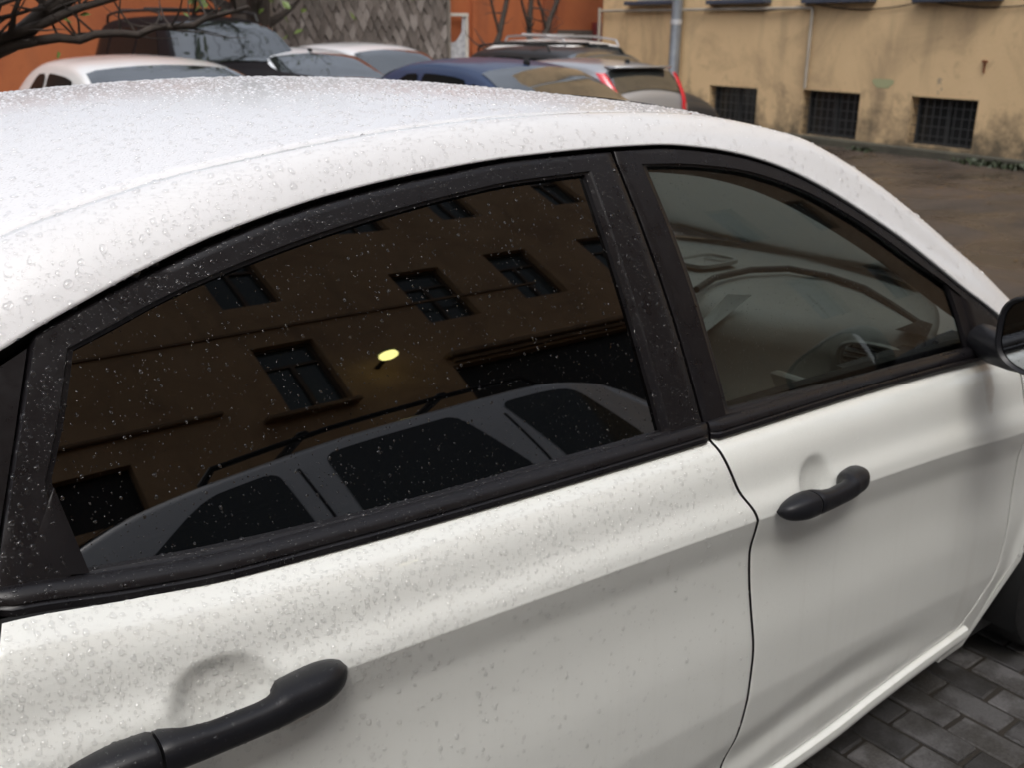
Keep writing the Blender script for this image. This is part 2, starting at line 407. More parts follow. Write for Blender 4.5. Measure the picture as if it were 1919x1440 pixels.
# yellow building at the right: facade plane perpendicular to the car (direction u runs toward us along -Y)
WINPANE = mat('dark_pane', (.022, .023, .024), .25)
BARS = mat('painted_grille', (.035, .037, .038), .6)
SILL = noisy('blue_grey_sill', (.035, .045, .07), (.055, .065, .09), 6, .5)
PIPE = noisy('painted_gas_pipe', (.34, .31, .26), (.25, .22, .18), 4, .5)
ZINC = noisy('galvanised_pipe', (.30, .33, .36), (.20, .22, .25), 5, .4, metal=.5)
YWALL = stucco('ochre_stucco', (.60, .43, .24), (.40, .285, .165), (.64, .46, .26), (.15, .12, .08), damp=1)
yb = thing('ochre_building', 'ochre stucco building with barred basement windows and a zinc downpipe', 'building', (13.344, 7.518, 0), math.atan2(-.99403, -.10911))
bw = [(-2.80, -1.66, .10, .745), (-.69, .41, .11, .775), (1.29, 2.32, .15, .785), (3.3, 4.4, .15, .79), (5.3, 6.4, .15, .79)]
uw = [(-5.03, -3.69, 2.12, 3.9), (-2.81, -1.59, 2.10, 3.9), (-.71, .43, 2.08, 3.9), (1.26, 2.38, 2.06, 3.9), (3.2, 4.4, 2.06, 3.9), (5.2, 6.4, 2.06, 3.9)]
wall_mesh(-5.93, 12.0, -.05, 11, bw+uw, .22).build('wall', YWALL, yb, smooth=False)
for n_, h in enumerate(bw):
    w = MB(); fr_ = .035
    a, c, d, e = h
    for (p, q, s_, u_) in ((a, a+fr_, d, e), (c-fr_, c, d, e), (a+fr_, c-fr_, d, d+fr_), (a+fr_, c-fr_, e-fr_, e), ((a+c)/2-.02, (a+c)/2+.02, d+fr_, e-fr_)):
        w.box(((p+q)/2, .19, (s_+u_)/2), (q-p, .04, u_-s_))
    fo = w.build('basement_window', BARS, yb, smooth=False)
    MB().add([(a, .205, d), (c, .205, d), (c, .205, e), (a, .205, e)], [(0, 1, 2, 3)]).build('pane', WINPANE, fo, smooth=False)
    for i in range(1, 9):
        x = a+(c-a)*i/9; MB().box((x, .045, (d+e)/2), (.009, .009, e-d-.01)).build('bar', BARS, fo, smooth=False)
    for i in range(1, 5):
        z = d+(e-d)*i/5; MB().box(((a+c)/2, .060, z), (c-a-.01, .009, .009)).build('bar', BARS, fo, smooth=False)
for h in uw:
    a, c, d, e = h; w = MB()
    for (p, q, s_, u_) in ((a, a+.07, d, e), (c-.07, c, d, e), (a+.07, c-.07, d, d+.07), (a+.07, c-.07, e-.07, e), ((a+c)/2-.04, (a+c)/2+.04, d+.07, e-.07), (a+.07, (a+c)/2-.04, 3.2, 3.27), ((a+c)/2+.04, c-.07, 3.2, 3.27)):
        w.box(((p+q)/2, .14, (s_+u_)/2), (q-p, .06, u_-s_))
    fo = w.build('window', mat('window_paint', (.35, .33, .3), .5) if 'window_paint' not in bpy.data.materials else bpy.data.materials['window_paint'], yb, smooth=False)
    MB().add([(a, .165, d), (c, .165, d), (c, .165, e), (a, .165, e)], [(0, 1, 2, 3)]).build('pane', WINPANE, fo, smooth=False)
    MB().box(((a+c)/2, -.03, d-.035), (c-a+.14, .26, .07), bev=.01).build('sill', SILL, fo, smooth=False)
MB().box((1.0, -.06, .03), (13.8, .12, .16), bev=.02).build('plinth', noisy('mossy_concrete', (.045, .042, .032), (.075, .07, .05), 4, .85, .01), yb, smooth=False)
# gas pipe: horizontal run, elbow and drop; brackets
MB().tube([(-5.93, -.07, 1.965), (-.62, -.07, 1.95)], .024, 10).build('gas_pipe', PIPE, yb)
MB().tube([(-.62, -.07, 1.955), (-.60, -.07, 1.90), (-.60, -.07, .80)], .024, 10).build('gas_pipe', PIPE, yb)
MB().tube([(-5.90, -.1, 1.42), (-5.90, -.1, 2.02)], .03, 10).build('gas_pipe', PIPE, yb)
for u_ in (-5.2, -4.2, -3.0, -2.0, -1.0): MB().box((u_, -.035, 1.958), (.03, .07, .03)).build('bracket', RUBBER, yb, smooth=False)
dp = MB(); dp.tube([(-3.6, -.14, 11), (-3.6, -.14, 2.05), (-3.6, -.14, .86), (-3.6, -.16, .80)], .095, 16)
dp = dp.build('downpipe', ZINC, yb)
MB().tube([(-3.6, -.14, 1.72), (-3.6, -.14, 1.80)], .103, 16).build('collar', mat('new_zinc', (.6, .62, .65), .35, metal=.5), dp)
MB().tube([(-3.6, -.15, .82), (-3.6, -.17, .66)], [.10, .12], 16).build('outlet', mat('pale_outlet', (.45, .40, .32), .7), dp)
# sagging cable below the sills
cb = []
for a, c in ((-2.9, -.65), (-.65, 1.35), (1.35, 3.4), (3.4, 6)):
    cb += [(lerp(a, c, k/10), -.03, 2.02-.17*4*(k/10)*(1-k/10)*.6) for k in range(10)]
MB().tube(cb, .009, 6).build('cable', RUBBER, yb)
# weather marks that are real pieces of the render: patched plaster, rusty bracket
PATCH = mat('green_filler', (.33, .34, .19), .85)
pb = MB(); pts = [(.78+.17*math.cos(a)*(1+.25*math.sin(3*a)), -.004, .93+.085*math.sin(a)*(1+.3*math.cos(2*a))) for a in [k*math.pi/8 for k in range(16)]]
pb.add(pts, [tuple(range(16))]); pb.build('plaster_patch', PATCH, yb, smooth=False)
MB().box((2.33, -.02, 1.27), (.06, .04, .03)).box((2.33, -.012, 1.19), (.02, .02, .12)).build('rusty_bracket', mat('rust', (.16, .055, .02), .85), yb, smooth=False)

# orange wall closing the yard, parallel to the car
OWALL = stucco('orange_stucco', (.34, .098, .032), (.27, .075, .026), (.38, .115, .038), (.12, .05, .03))
ow = thing('orange_building', 'burnt orange rendered wall closing the yard behind the parked cars', 'building', (-8, 15.5, 0), 0)
wall_mesh(8.5, 30, -.05, 5.2, [], .2).build('wall', OWALL, ow, smooth=False)
# darker pilasters and the lintel at the corner
KX = (15.5+1.746)/(13.5+1.746)
def ox(x): return x*KX+8          # reading at 13.5 m -> local u on the wall at 15.5 m
def oz(z): return 1.556+(z-1.556)*KX
MB().box((ox(12.7), -.05, 1.9), (.35, .1, 3.9)).build('pilaster', stucco('orange_dark', (.22, .058, .02), (.18, .05, .018), (.25, .07, .022)), ow, smooth=False)
MB().box((ox(10.98), -.04, 3.0), (.12, .08, 6.0)).build('pilaster', OWALL, ow, smooth=False)
MB().box((ox(13.3), -.02, oz(1.44)), (1.2, .04, .40)).build('vent_panel', noisy('grey_brown_board', (.07, .055, .045), (.11, .09, .07), 5), ow, smooth=False)
MB().box((ox(13.95), -.05, oz(1.40)), (.35, .1, .8)).build('service_door', noisy('maroon_door', (.12, .015, .015), (.17, .025, .02), 5), ow, smooth=False)
MB().box((ox(4.55), -.05, 2.95), (3.3, .1, .14)).build('ledge', mat('ledge_dark', (.10, .04, .025), .8), ow, smooth=False)

lb = thing('added_brown_block', 'unseen grey brown block added beyond the left edge of the yard to darken reflections', 'building', (0, 0, 0))  # unseen block, added to darken reflections on the left
LBM = stucco('grey_brown_render', (.13, .105, .085), (.09, .075, .06), (.17, .14, .115))
MB().box((-6.5, 17.0, 3.5), (13.9, 3.0, 7.1)).build('wall', LBM, lb, smooth=False)
MB().box((-15.0, 6.0, 3.5), (3.0, 19.0, 7.1)).build('wall', LBM, lb, smooth=False)

# shingle-clad screen in front of the orange wall
SH = MB(); SHM = mat('weathered_shingle', (.12, .10, .09), .8); t = NT(SHM); oi = t.n('ShaderNodeObjectInfo')
c_ = t.ramp(oi.outputs['Random'], [(0, (.035, .028, .024)), (.6, (.10, .083, .073)), (1, (.26, .235, .22))])
c_ = t.mix(.4, c_, t.ramp(t.noise(9, 5, .7, t.obj((3, 3, .6))), [(.3, (.05, .04, .034)), (.7, (.27, .24, .22))])); t.l(c_, t.b.inputs['Base Color'])
sc_x0, sc_x1 = ox(7.07)-8, ox(10.29)-8
scr = thing('shingle_screen', 'tall brown screen clad in pointed wooden shingles against the orange wall', 'screen', ((sc_x0+sc_x1)/2, 15.28, 0))
hw = (sc_x1-sc_x0)/2
MB().box((0, .06, 1.6), (2*hw, .06, 3.2)).build('backing', DARK, scr, smooth=False)
for s_ in (-1, 1): MB().box((s_*(hw+.02), .0, 1.6), (.05, .14, 3.2)).build('post', noisy('grey_post', (.12, .10, .08), (.2, .18, .16), 4), scr, smooth=False)
sm = MB(); pw, ph = .075, .30
sm.add([(-pw, .012, ph), (pw, .012, ph), (pw, -.012, ph*.35), (0, -.022, -.02), (-pw, -.012, ph*.35), (-pw, .03, ph), (pw, .03, ph), (pw, .02, ph*.35), (0, .012, -.02), (-pw, .02, ph*.35)],
       [(0, 4, 3, 2, 1), (5, 6, 7, 8, 9), (0, 5, 9, 4), (4, 9, 8, 3), (3, 8, 7, 2), (2, 7, 6, 1)])
sme = bpy.data.meshes.new('shingle'); sme.from_pydata(sm.v, [], sm.f); sme.materials.append(SHM)
restS = MB(); cnt = 0; r_ = 0
z = 2.55
while z > .0:
    nx = int(2*hw/.155); 
    for i in range(nx+(r_ % 2)):
        x = -hw+.155*(i+.5*(1-(r_ % 2)))+.01
        if abs(x) > hw-.04: continue
        yy = rnd.uniform(-.012, .012)
        if z > .85 and cnt < 290:
            o = bpy.data.objects.new('shingle', sme); col.objects.link(o); o.parent = scr; o.location = (x, yy, z); o.rotation_euler = (rnd.uniform(-.06, .06), rnd.uniform(-.05, .05), rnd.uniform(-.15, .15)); cnt += 1
        else: restS.add([(p[0]+x, p[1]+yy, p[2]+z) for p in sm.v], sm.f)
    z -= .165; r_ += 1
rs = restS.build('shingles', SHM, scr, smooth=False, recalc=False); rs['kind'] = 'stuff'
# narrow white framed pale lattice door leaning by the wall
WD = noisy('chipped_white', (.55, .53, .48), (.42, .40, .36), 8, .6)
wd = thing('white_door_frame', 'narrow white framed panel with torn white sheet standing against the orange wall', 'door frame', (ox(10.585)-8, 15.38, 0))
fw_ = .235; zt = oz(1.865)
for (x0, x1, z0, z1) in ((-fw_, -fw_+.05, 0, zt), (fw_-.05, fw_, 0, zt), (-fw_+.05, fw_-.05, zt-.06, zt)): MB().box(((x0+x1)/2, 0, (z0+z1)/2), (x1-x0, .06, z1-z0), bev=.006).build('frame_board', WD, wd, smooth=False)
b = MB(); zz = oz(1.45)
b.add([(-fw_+.05, .01, .2), (fw_-.05, .01, .2), (fw_-.05, .01, zt-.06), (fw_-.13, .01, zt-.06), (fw_-.14, .01, zz+.12), (.02, .01, zz+.02), (-.06, .01, zz-.06), (-fw_+.05, .01, zz-.08)], [(0, 1, 2, 3, 4, 5, 6, 7)])
b.build('torn_sheet', noisy('mottled_sheet', (.52, .53, .55), (.22, .23, .25), 11, .6), wd, smooth=False)

# facade behind the camera (seen mirrored in the side windows), with cornice, gate and a lit wall lamp
FW = stucco('tan_facade', (.46, .29, .155), (.36, .22, .12), (.52, .335, .19))
FY = -12.0
fb = thing('tan_apartment_building', 'tall tan building reflected in the dark side windows with a lit wall lamp', 'building', (0, FY, 0), math.pi)
# local x = -world x
def fh(x0, x1, z0, z1): return (-x1, -x0, z0, z1)
wins = [(5.70, 6.80, 6.65, 8.78), (5.70, 6.80, 10.25, 12.3), (9.1, 10.26, 8.55, 10.66), (11.5, 12.65, 8.8, 10.9), (8.9, 10.1, 12.6, 14.6), (11.5, 12.6, 12.75, 14.8), (14.85, 15.95, 12.9, 14.9), (14.2, 15.35, 8.9, 11.0), (1.2, 2.3, 6.7, 8.8), (1.6, 2.7, 10.3, 12.3), (19.1, 20.5, 5.4, 7.4), (19.2, 20.4, 9.6, 11.55), (22.8, 23.9, 5.4, 7.4), (22.8, 23.9, 9.6, 11.55), (-3.5, -2.4, 6.7, 8.8), (-3.5, -2.4, 10.3, 12.3)]
opens = [(2.1, 3.2, 4.9, 6.25), (8.85, 14.2, 3.2, 6.95), (-4, -2.6, 3.0, 5.5)]
wall_mesh(-26, 22, -.05, 15.6, [fh(*w) for w in wins+opens ], .28).build('wall', FW, fb, smooth=False)
WF2 = mat('brown_window_frame', (.10, .065, .04), .5)
for w in wins:
    a, c, d, e = fh(*w); q = MB()
    md = (a+c)/2; tz = lerp(d, e, .68)
    for (x0, x1, z0, z1) in ((a, a+.08, d, e), (c-.08, c, d, e), (a+.08, c-.08, d, d+.08), (a+.08, c-.08, e-.08, e), (md-.04, md+.04, d+.08, tz), (a+.08, c-.08, tz, tz+.08)):
        q.box(((x0+x1)/2, .22, (z0+z1)/2), (x1-x0, .07, z1-z0))
    fo = q.build('window', WF2, fb, smooth=False)
    MB().add([(a, .25, d), (c, .25, d), (c, .25, e), (a, .25, e)], [(0, 1, 2, 3)]).build('pane', mat('grey_pane', (.07, .085, .085), .08) if 'grey_pane' not in bpy.data.materials else bpy.data.materials['grey_pane'], fo, smooth=False)
for w in opens:
    a, c, d, e = fh(*w); MB().add([(a, .27, d), (c, .27, d), (c, .27, e), (a, .27, e)], [(0, 1, 2, 3)]).build('dark_opening', mat('gate_dark', (.02, .018, .015), .6) if 'gate_dark' not in bpy.data.materials else bpy.data.materials['gate_dark'], fb, smooth=False)
CORN = noisy('stone_moulding', (.30, .19, .10), (.20, .12, .07), 3, .8)
MB().box((-11.6, -.12, 7.25), (5.6, .24, .16), bev=.03).box((-11.6, -.06, 7.08), (5.4, .12, .1)).build('cornice', CORN, fb, smooth=False)
MB().box((-3.2, -.07, 7.0), (3.0, .14, .12), bev=.03).build('cornice', CORN, fb, smooth=False)
MB().box((-6, -.03, 9.34), (12, .06, .07)).build('string_course', CORN, fb, smooth=False)
MB().box((-6.0, -.14, 6.50), (1.6, .28, .12), bev=.02).build('cornice', CORN, fb, smooth=False)
lampo = thing('wall_lamp', 'lit yellowish round wall lamp mirrored in the dark rear door window', 'lamp', (7.50, FY+.02, 7.40))
MB().lathe([(0, 0), (.05, .0), (.05, .06), (.04, .5), (0, .5)], (0, 0, .0), n=12).build('arm', RUBBER, lampo)
lm = mat('lamp_glow', (1, 1, .6), .5, emit=(1, .93, .32), es=7)
MB().lathe([(0, -.10), (.08, -.09), (.15, -.05), (.17, .01), (.15, .07), (.0, .10)], (0, .55, 0), axis='z', n=24).build('lamp_globe', lm, lampo, smooth='all')
MB().lathe([(0, .10), (.19, .09), (.13, .15), (.0, .2)], (0, .55, 0), axis='z', n=24).build('lamp_hood', RUBBER, lampo)

# ================================================================== GENERIC PARKED CARS
SKYGL = mat('car_glass', (.012, .016, .016), .05, coat=1.0, ior=2.5)
SIDEGL = mat('car_side_glass', (.008, .009, .009), .12, ior=1.3, spec=.06)
VANGL = mat('smoky_side_glass', (.035, .040, .038), .10, ior=1.5)
def carpaint(name, c, coat=1, rough=.35, metal=0):
    m = mat(name, c, rough, metal=metal, coat=coat, coat_rough=.06, spec=.5 if coat > .1 else .04); t = NT(m); v = t.obj()
    vo = t.noise(240, 2, .6, v); b = t.n('ShaderNodeBump'); b.inputs['Strength'].default_value = .25; b.inputs['Distance'].default_value = .001
    t.l(vo, b.inputs['Height']); t.l(b.outputs[0], t.b.inputs['Coat Normal']); return m
def smap(tab, x): return interp(tab, x)
def parked_car(name, label, cat, loc, rz, L, Wd, top, belt, paint, glazing, end_glass, group, scale=1.0, wheels=None, extra=None, lampF=True):
    """top/belt: (x,z) tables from the rear bumper (x=0) to the nose (x=L)"""
    root = thing(name, label, cat, loc, rz, group)
    hwid = Wd/2
    def wid(x): 
        e = .0
        if x < .7: e = .22*((.7-x)/.7)**2.2
        if x > L-.9: e = .28*((x-L+.9)/.9)**2.2
        return hwid-e
    def T(x): return smap(top, x)
    def Bt(x): return min(smap(belt, x), T(x)-.03)
    def prof(x):
        w, t_, b_ = wid(x), T(x), Bt(x); h = t_-b_
        s = max(h-.07, 0.0); ys = w-.055-.36*s
        z2 = b_+s
        pts = [(w-.10, .20), (w-.03, .24), (w, .40), (w+.004, .6), (w-.004, b_-.10), (w-.02, b_-.03), (w-.055, b_)]
        if s > 0: pts += [(lerp(w-.055, ys, .33), lerp(b_, z2, .33)), (lerp(w-.055, ys, .66), lerp(b_, z2, .66)), (ys, z2)]
        else: pts += [(w-.058, b_+.002), (w-.062, b_+.005), (ys-.01, b_+.008)]
        r = min(h, .07)
        pts += [(ys-.02, z2+r*.40), (ys-.06, z2+r*.72), (ys-.13, t_)]
        cr = .035 if h > .15 else .05
        yt = ys-.13
        for k in (.75, .5, .25, 0): pts.append((yt*k, t_+cr*(1-k*k)))
        return pts
    def sidey(x, z):
        p = prof(x)
        for a, b_ in zip(p, p[1:]):
            if a[1] <= z <= b_[1]+1e-6: return lerp(a[0], b_[0], (z-a[1])/max(b_[1]-a[1], 1e-6))
        return p[0][0]
    def topz(x, y):
        p = prof(x)[::-1]
        for a, b_ in zip(p, p[1:]):
            if a[0] <= abs(y) <= b_[0]+1e-6: return lerp(a[1], b_[1], (abs(y)-a[0])/max(b_[0]-a[0], 1e-6))
        return p[-1][1]
    xs = sorted(set([round(L*k/56, 3) for k in range(57)]+[p[0] for p in top]))
    rows = []
    for x in xs:
        p = prof(x); rows.append([(x, -a, z) for a, z in p]+[(x, a, z) for a, z in p[::-1][1:]])
    b = MB(); b.grid(rows)
    for k, r in ((0, rows[0]), (1, rows[-1])):
        n0 = len(b.v); c = (r[0][0]+(-.03 if k == 0 else .03), 0, .45)
        b.v.append(c); base = 0 if k == 0 else (len(rows)-1)*len(r)
        for i in range(len(r)-1): b.f.append((base+i, base+i+1, n0))
        b.f.append((base+len(r)-1, base, n0))
    b.grid([[rows[i][0], rows[i][-1]] for i in range(len(rows))])
    body = b.build('body', paint, root, smooth='all')
    for s_ in (-1, 1):       # side glass
        for (xbl, xbr, xtr, xtl) in glazing:
            P = []
            for u in [0, .01, .03, .06]+[k/10 for k in range(1, 10)]+[.94, .97, .99, 1]:
                r = []
                for v in [0, .03, .08]+[k/6 for k in range(1, 6)]+[.92, .97, 1]:
                    x = lerp(lerp(xbl, xbr, u), lerp(xtl, xtr, u), v); zt_ = T(x)-.115; zb_ = Bt(x)+.02
                    z = lerp(zb_, max(zt_, zb_+.005), v)
                    wd_ = abs(lerp(xbr, xtr, v)-lerp(xbl, xtl, v)); rr_ = min(.055, wd_*.3); du = min(u, 1-u)*wd_      # rounded corners
                    if du < rr_:
                        ins = rr_*(1-math.sqrt(max(0, 1-((rr_-du)/rr_)**2))); z = min(max(z, zb_+ins), max(zt_, zb_+.005)-ins)
                    r.append((x, s_*(sidey(x, z)+.006), z))
                P.append(r)
            MB().grid(P).build('window', VANGL if name == 'parked_minivan' else SIDEGL, root, smooth='all')
    for nm, xa, xb, inset in end_glass:     # windscreen / rear window
        P = []
        for u in [k/12 for k in range(13)]:
            x = lerp(xa, xb, u); r = []
            p = prof(x); ym = p[9][0]-.05+inset
            sl = (T(x+.02)-T(x-.02))/.04; nx_, nz_ = -sl/math.hypot(sl, 1), 1/math.hypot(sl, 1)
            for v in [-1+k/8 for k in range(17)]:
                y = v*ym; r.append((x+nx_*.012, y, topz(x, y)+nz_*.012))
            P.append(r)
        MB().grid(P).build(nm, SKYGL, root, smooth='all')
    wx = wheels or (.75, L-.85)
    for x in wx:
        for s_ in (-1, 1):
            w = MB().lathe([(.0, -.02), (.20, -.02), (.205, .0), (.30, .0), (.315, .03), (.315, .17), (.3, .2), (0, .2)], (0, 0, 0), n=28)
            if s_ > 0: w.v = [(p[0], -p[1], p[2]) for p in w.v]
            w.v = [(p[0]+x, p[1]+s_*(hwid-.0)+(-.012 if s_ < 0 else .012), p[2]+.315) for p in w.v]
            wo = w.build('wheel', RUBBER, root)
            q = MB()
            for k in range(10):
                a = k*math.pi/5; ca, sa = math.cos(a), math.sin(a)
                q.add([(x+ca*.04-sa*.02, s_*(hwid+.036), .315+sa*.04+ca*.02), (x+ca*.04+sa*.02, s_*(hwid+.036), .315+sa*.04-ca*.02), (x+ca*.2+sa*.016, s_*(hwid+.030), .315+sa*.2-ca*.016), (x+ca*.2-sa*.016, s_*(hwid+.030), .315+sa*.2+ca*.016)], [(0, 1, 2, 3)])
            q.build('rim', ALLOY, wo, smooth=False)
    def patch(nm, x0, x1, z0, z1, mt, s_):
        P = [[(lerp(x0, x1, u/5), s_*(sidey(lerp(x0, x1, u/5), lerp(z0, z1, v/3))+.012), lerp(z0, z1, v/3)) for v in range(4)] for u in range(6)]
        MB().grid(P).build(nm, mt, root, smooth='all')
    for s_ in (-1, 1):
        patch('headlight', L-.45, L-.06, T(L-.2)-.22, T(L-.2)-.06, LAMPG, s_)
        patch('taillight', .02, .32, belt[0][1]-.22, belt[0][1]-.06, REDL, s_)
        xm = [g_ for g_ in end_glass if g_[0] == 'windscreen'][0][2]-.55
        MB().box((xm, s_*(sidey(xm, Bt(xm))+.12), Bt(xm)+.08), (.10, .20, .13), bev=.03).build('side_mirror', paint, root)
    if extra: extra(root, T, sidey, topz, prof)
    root.scale = (scale, scale, scale)
    return root
def rails(mt, x0, x1, h=.06, y=None):
    def f(root, T, sidey, topz, prof):
        for s_ in (-1, 1):
            yy = s_*(prof((x0+x1)/2)[9][0]-.06)
            pts = [(x0, yy, T(x0)-.01), (x0+.06, yy, T(x0+.06)+h)]+[(lerp(x0+.06, x1-.06, k/6), yy, T(lerp(x0+.06, x1-.06, k/6))+h) for k in range(1, 7)]+[(x1, yy, T(x1)-.01)]
            MB().tube(pts, .017, 8).build('roof_rail', mt, root)
        for k in (.3, .72):
            x = lerp(x0, x1, k); ym = prof(x)[9][0]-.06
            MB().box((x, 0, T(x)+h+.02), (.05, 2*ym, .03), bev=.008).build('cross_bar', mt, root)
    return f
def antenna(mt, x, z=.0):
    def f(root, T, sidey, topz, prof):
        MB().box((x, 0, T(x)+.055), (.10, .02, .05), bev=.008).build('antenna', mt, root)
    return f
def both(*fs):
    def f(*a):
        for q in fs: q(*a)
    return f
def badge(x, z, mt, front=False, name='badge'):
    def f(root, T, sidey, topz, prof):
        MB().lathe([(0, -.01), (.045, -.01), (.05, .0), (.045, .012), (0, .012)], (0, 0, 0), n=16).build(name, mt, root).location = (x, 0, z)
        o = root.children[-1]
    return f
WHT = carpaint('white_car_paint', (.72, .72, .71)); WHT2 = carpaint('cool_white_car_paint', (.68, .70, .73))
BLK = carpaint('black_car_paint', (.010, .009, .010), coat=.06, rough=.6); BLU = carpaint('navy_car_paint', (.012, .028, .075), coat=.45, rough=.5)
WINROUND = .06
SIL = carpaint('silver_car_paint', (.42, .43, .45), metal=.6); DGR = carpaint('dark_grey_car_paint', (.014, .014, .015), coat=.3, rough=.5)
PCAR = 'cars parked across the yard'
SED_T = [(0, .80), (.04, .92), (.3, 1.03), (.62, 1.08), (1.0, 1.25), (1.38, 1.385), (1.8, 1.44), (2.2, 1.45), (2.6, 1.43), (2.95, 1.35), (3.3, 1.16), (3.62, .98), (4.1, .86), (4.35, .70), (4.4, .5)]
SED_B = [(0, .90), (1.0, .96), (2.2, .94), (3.4, .90), (4.4, .70)]
SED_G = [(.78, 1.42, 1.42, 1.16), (1.47, 2.28, 2.28, 1.50), (2.34, 3.22, 2.62, 2.36)]
SED_E = [('rear_window', .66, 1.34, .0), ('windscreen', 2.98, 3.56, .0)]
HAT_T = [(0, .75), (.03, 1.0), (.10, 1.10), (.32, 1.34), (.45, 1.42), (.9, 1.47), (1.5, 1.49), (2.1, 1.47), (2.5, 1.39), (2.9, 1.18), (3.2, 1.0), (3.75, .88), (4.0, .72), (4.05, .5)]
HAT_B = [(0, 1.00), (1.0, .99), (2.0, .95), (3.0, .92), (4.05, .72)]
HAT_G = [(.42, .92, .92, .62), (.97, 1.78, 1.78, .99), (1.84, 2.78, 2.20, 1.86)]
HAT_E = [('rear_window', .10, .37, -.02), ('windscreen', 2.50, 3.14, .0)]
SUV_T = [(0, .85), (.04, 1.12), (.14, 1.25), (.34, 1.58), (.5, 1.65), (1.0, 1.70), (2.0, 1.71), (2.6, 1.66), (2.8, 1.60), (3.15, 1.36), (3.45, 1.17), (3.7, 1.10), (4.3, 1.02), (4.55, .9), (4.62, .6)]
SUV_B = [(0, 1.12), (2.0, 1.10), (3.4, 1.06), (4.62, .9)]
SUV_G = [(.34, .95, .95, .5), (1.02, 1.92, 1.92, 1.02), (1.99, 3.05, 2.55, 2.0)]
SUV_E = [('rear_window', .13, .36, -.03), ('windscreen', 2.72, 3.42, .0)]
parked_car('parked_car', 'white saloon parked just beyond the roof, rear window mirroring the sky', 'car', (2.86, 5.0, -.04), R(90), 4.4, 1.72, SED_T, SED_B, WHT, SED_G, SED_E, PCAR, scale=.94)
parked_car('parked_car', 'black off-road car with roof rails, facing us behind the white saloon', 'car', (4.98, 13.0, -.02), R(-90), 4.62, 1.80, SUV_T, SUV_B, BLK, SUV_G, SUV_E, PCAR, extra=rails(RUBBER, .5, 2.5, .075))
parked_car('parked_car', 'white saloon seen from behind, beside the black off-road car', 'car', (5.87, 8.35, -.06), R(90), 4.4, 1.70, SED_T, SED_B, WHT2, SED_G, SED_E, PCAR, scale=.96, extra=both(antenna(RUBBER, 1.45), badge(-.0, .86, CHROME)))
parked_car('parked_car', 'white hatchback facing us, half hidden behind the white saloon in the middle', 'car', (7.75, 13.4, -.06), R(-90), 4.05, 1.70, HAT_T, HAT_B, WHT2, HAT_G, HAT_E, PCAR, scale=.96)
parked_car('parked_car', 'dark blue saloon with brown mirrored rear window', 'car', (6.0, 4.40, -.05), R(90), 4.4, 1.72, SED_T, SED_B, BLU, SED_G, SED_E, PCAR, scale=.93, extra=antenna(RUBBER, 1.45))
def hatch_lights(root, T, sidey, topz, prof):
    for s_ in (-1, 1):
        P = []
        for k in range(9):
            z = lerp(.78, 1.36, k/8); x = np.interp(z, [.75, 1.0, 1.10, 1.34, 1.42], [0, .03, .10, .32, .45])
            y = prof(max(x, .03)+.02)[6 if z < 1.02 else 8][0]
            P.append([(x-.02, s_*(y-.10+.02*k/8), z), (x-.03, s_*(y-.03), z), (x+.07, s_*(y+.016), z)])
        MB().grid(P).build('taillight', REDL, root, smooth='all')
    MB().box((.36, 0, 1.435), (.24, 1.02, .03), bev=.012).build('spoiler', SIL, root)
parked_car('parked_car', 'silver hatchback with tall red tail lamps, beside the dark blue saloon', 'car', (8.70, 6.75, -.04), R(86), 4.05, 1.70, HAT_T, HAT_B, SIL, HAT_G, HAT_E, PCAR, scale=.86, extra=both(hatch_lights, antenna(RUBBER, .6), badge(-.01, .92, CHROME)))
parked_car('parked_car', 'black estate with its nose towards us by the ochre wall', 'car', (9.4, 10.9, -.02), R(-90), 4.4, 1.72, [(0, .8), (.03, 1.05), (.3, 1.36), (.5, 1.44), (1.2, 1.48), (2.2, 1.47), (2.65, 1.40), (3.1, 1.14), (3.4, 1.0), (4.0, .88), (4.35, .74), (4.4, .5)], SED_B, DGR, [(.3, .9, .9, .5), (.97, 1.75, 1.75, 1.0), (1.82, 2.95, 2.3, 1.85)], [('rear_window', .08, .34, -.02), ('windscreen', 2.62, 3.34, 0)], PCAR, scale=.93, extra=both(rails(RUBBER, .5, 2.2), badge(4.41, .66, CHROME, True)))
parked_car('parked_car', 'white crossover with light roof rails, far behind the silver hatchback', 'car', (12.15, 11.2, -.05), R(90), 4.05, 1.75, HAT_T, HAT_B, WHT, HAT_G, HAT_E, PCAR, extra=rails(SIL, .45, 2.1, .07))

# silver minivan close behind the camera, mirrored in the lower part of the side windows (nose towards -X)
VAN_T = [(0, .9), (.05, 1.25), (.2, 1.62), (.42, 1.90), (.8, 2.01), (1.6, 1.99), (2.1, 1.93), (2.55, 1.83), (2.95, 1.60), (3.4, 1.32), (3.75, 1.14), (4.2, 1.0), (4.45, .8), (4.5, .55)]
VAN_B = [(0, 1.12), (2.0, 1.08), (3.6, 1.0), (4.5, .8)]
def van_details(root, T, sidey, topz, prof):
    for s_ in (-1, 1):
        for x0, x1 in ((1.98, 2.0), (1.03, 1.10)):
            MB().tube([(lerp(x1, x0, k/14), s_*(sidey(lerp(x1, x0, k/14), lerp(.35, 1.80, k/14))+.001), lerp(.35, 1.80, k/14)) for k in range(15)], .006, 6).build('door_seam', RUBBER, root)
        for x in (1.35, 2.25):
            MB().box((x, s_*(sidey(x, .98)+.03), .98), (.20, .03, .035), bev=.01).build('door_handle', RUBBER, root)
        MB().box((2.2, s_*(sidey(2.2, .62)+.01), .62), (2.2, .02, .08), bev=.008).build('side_strip', RUBBER, root)
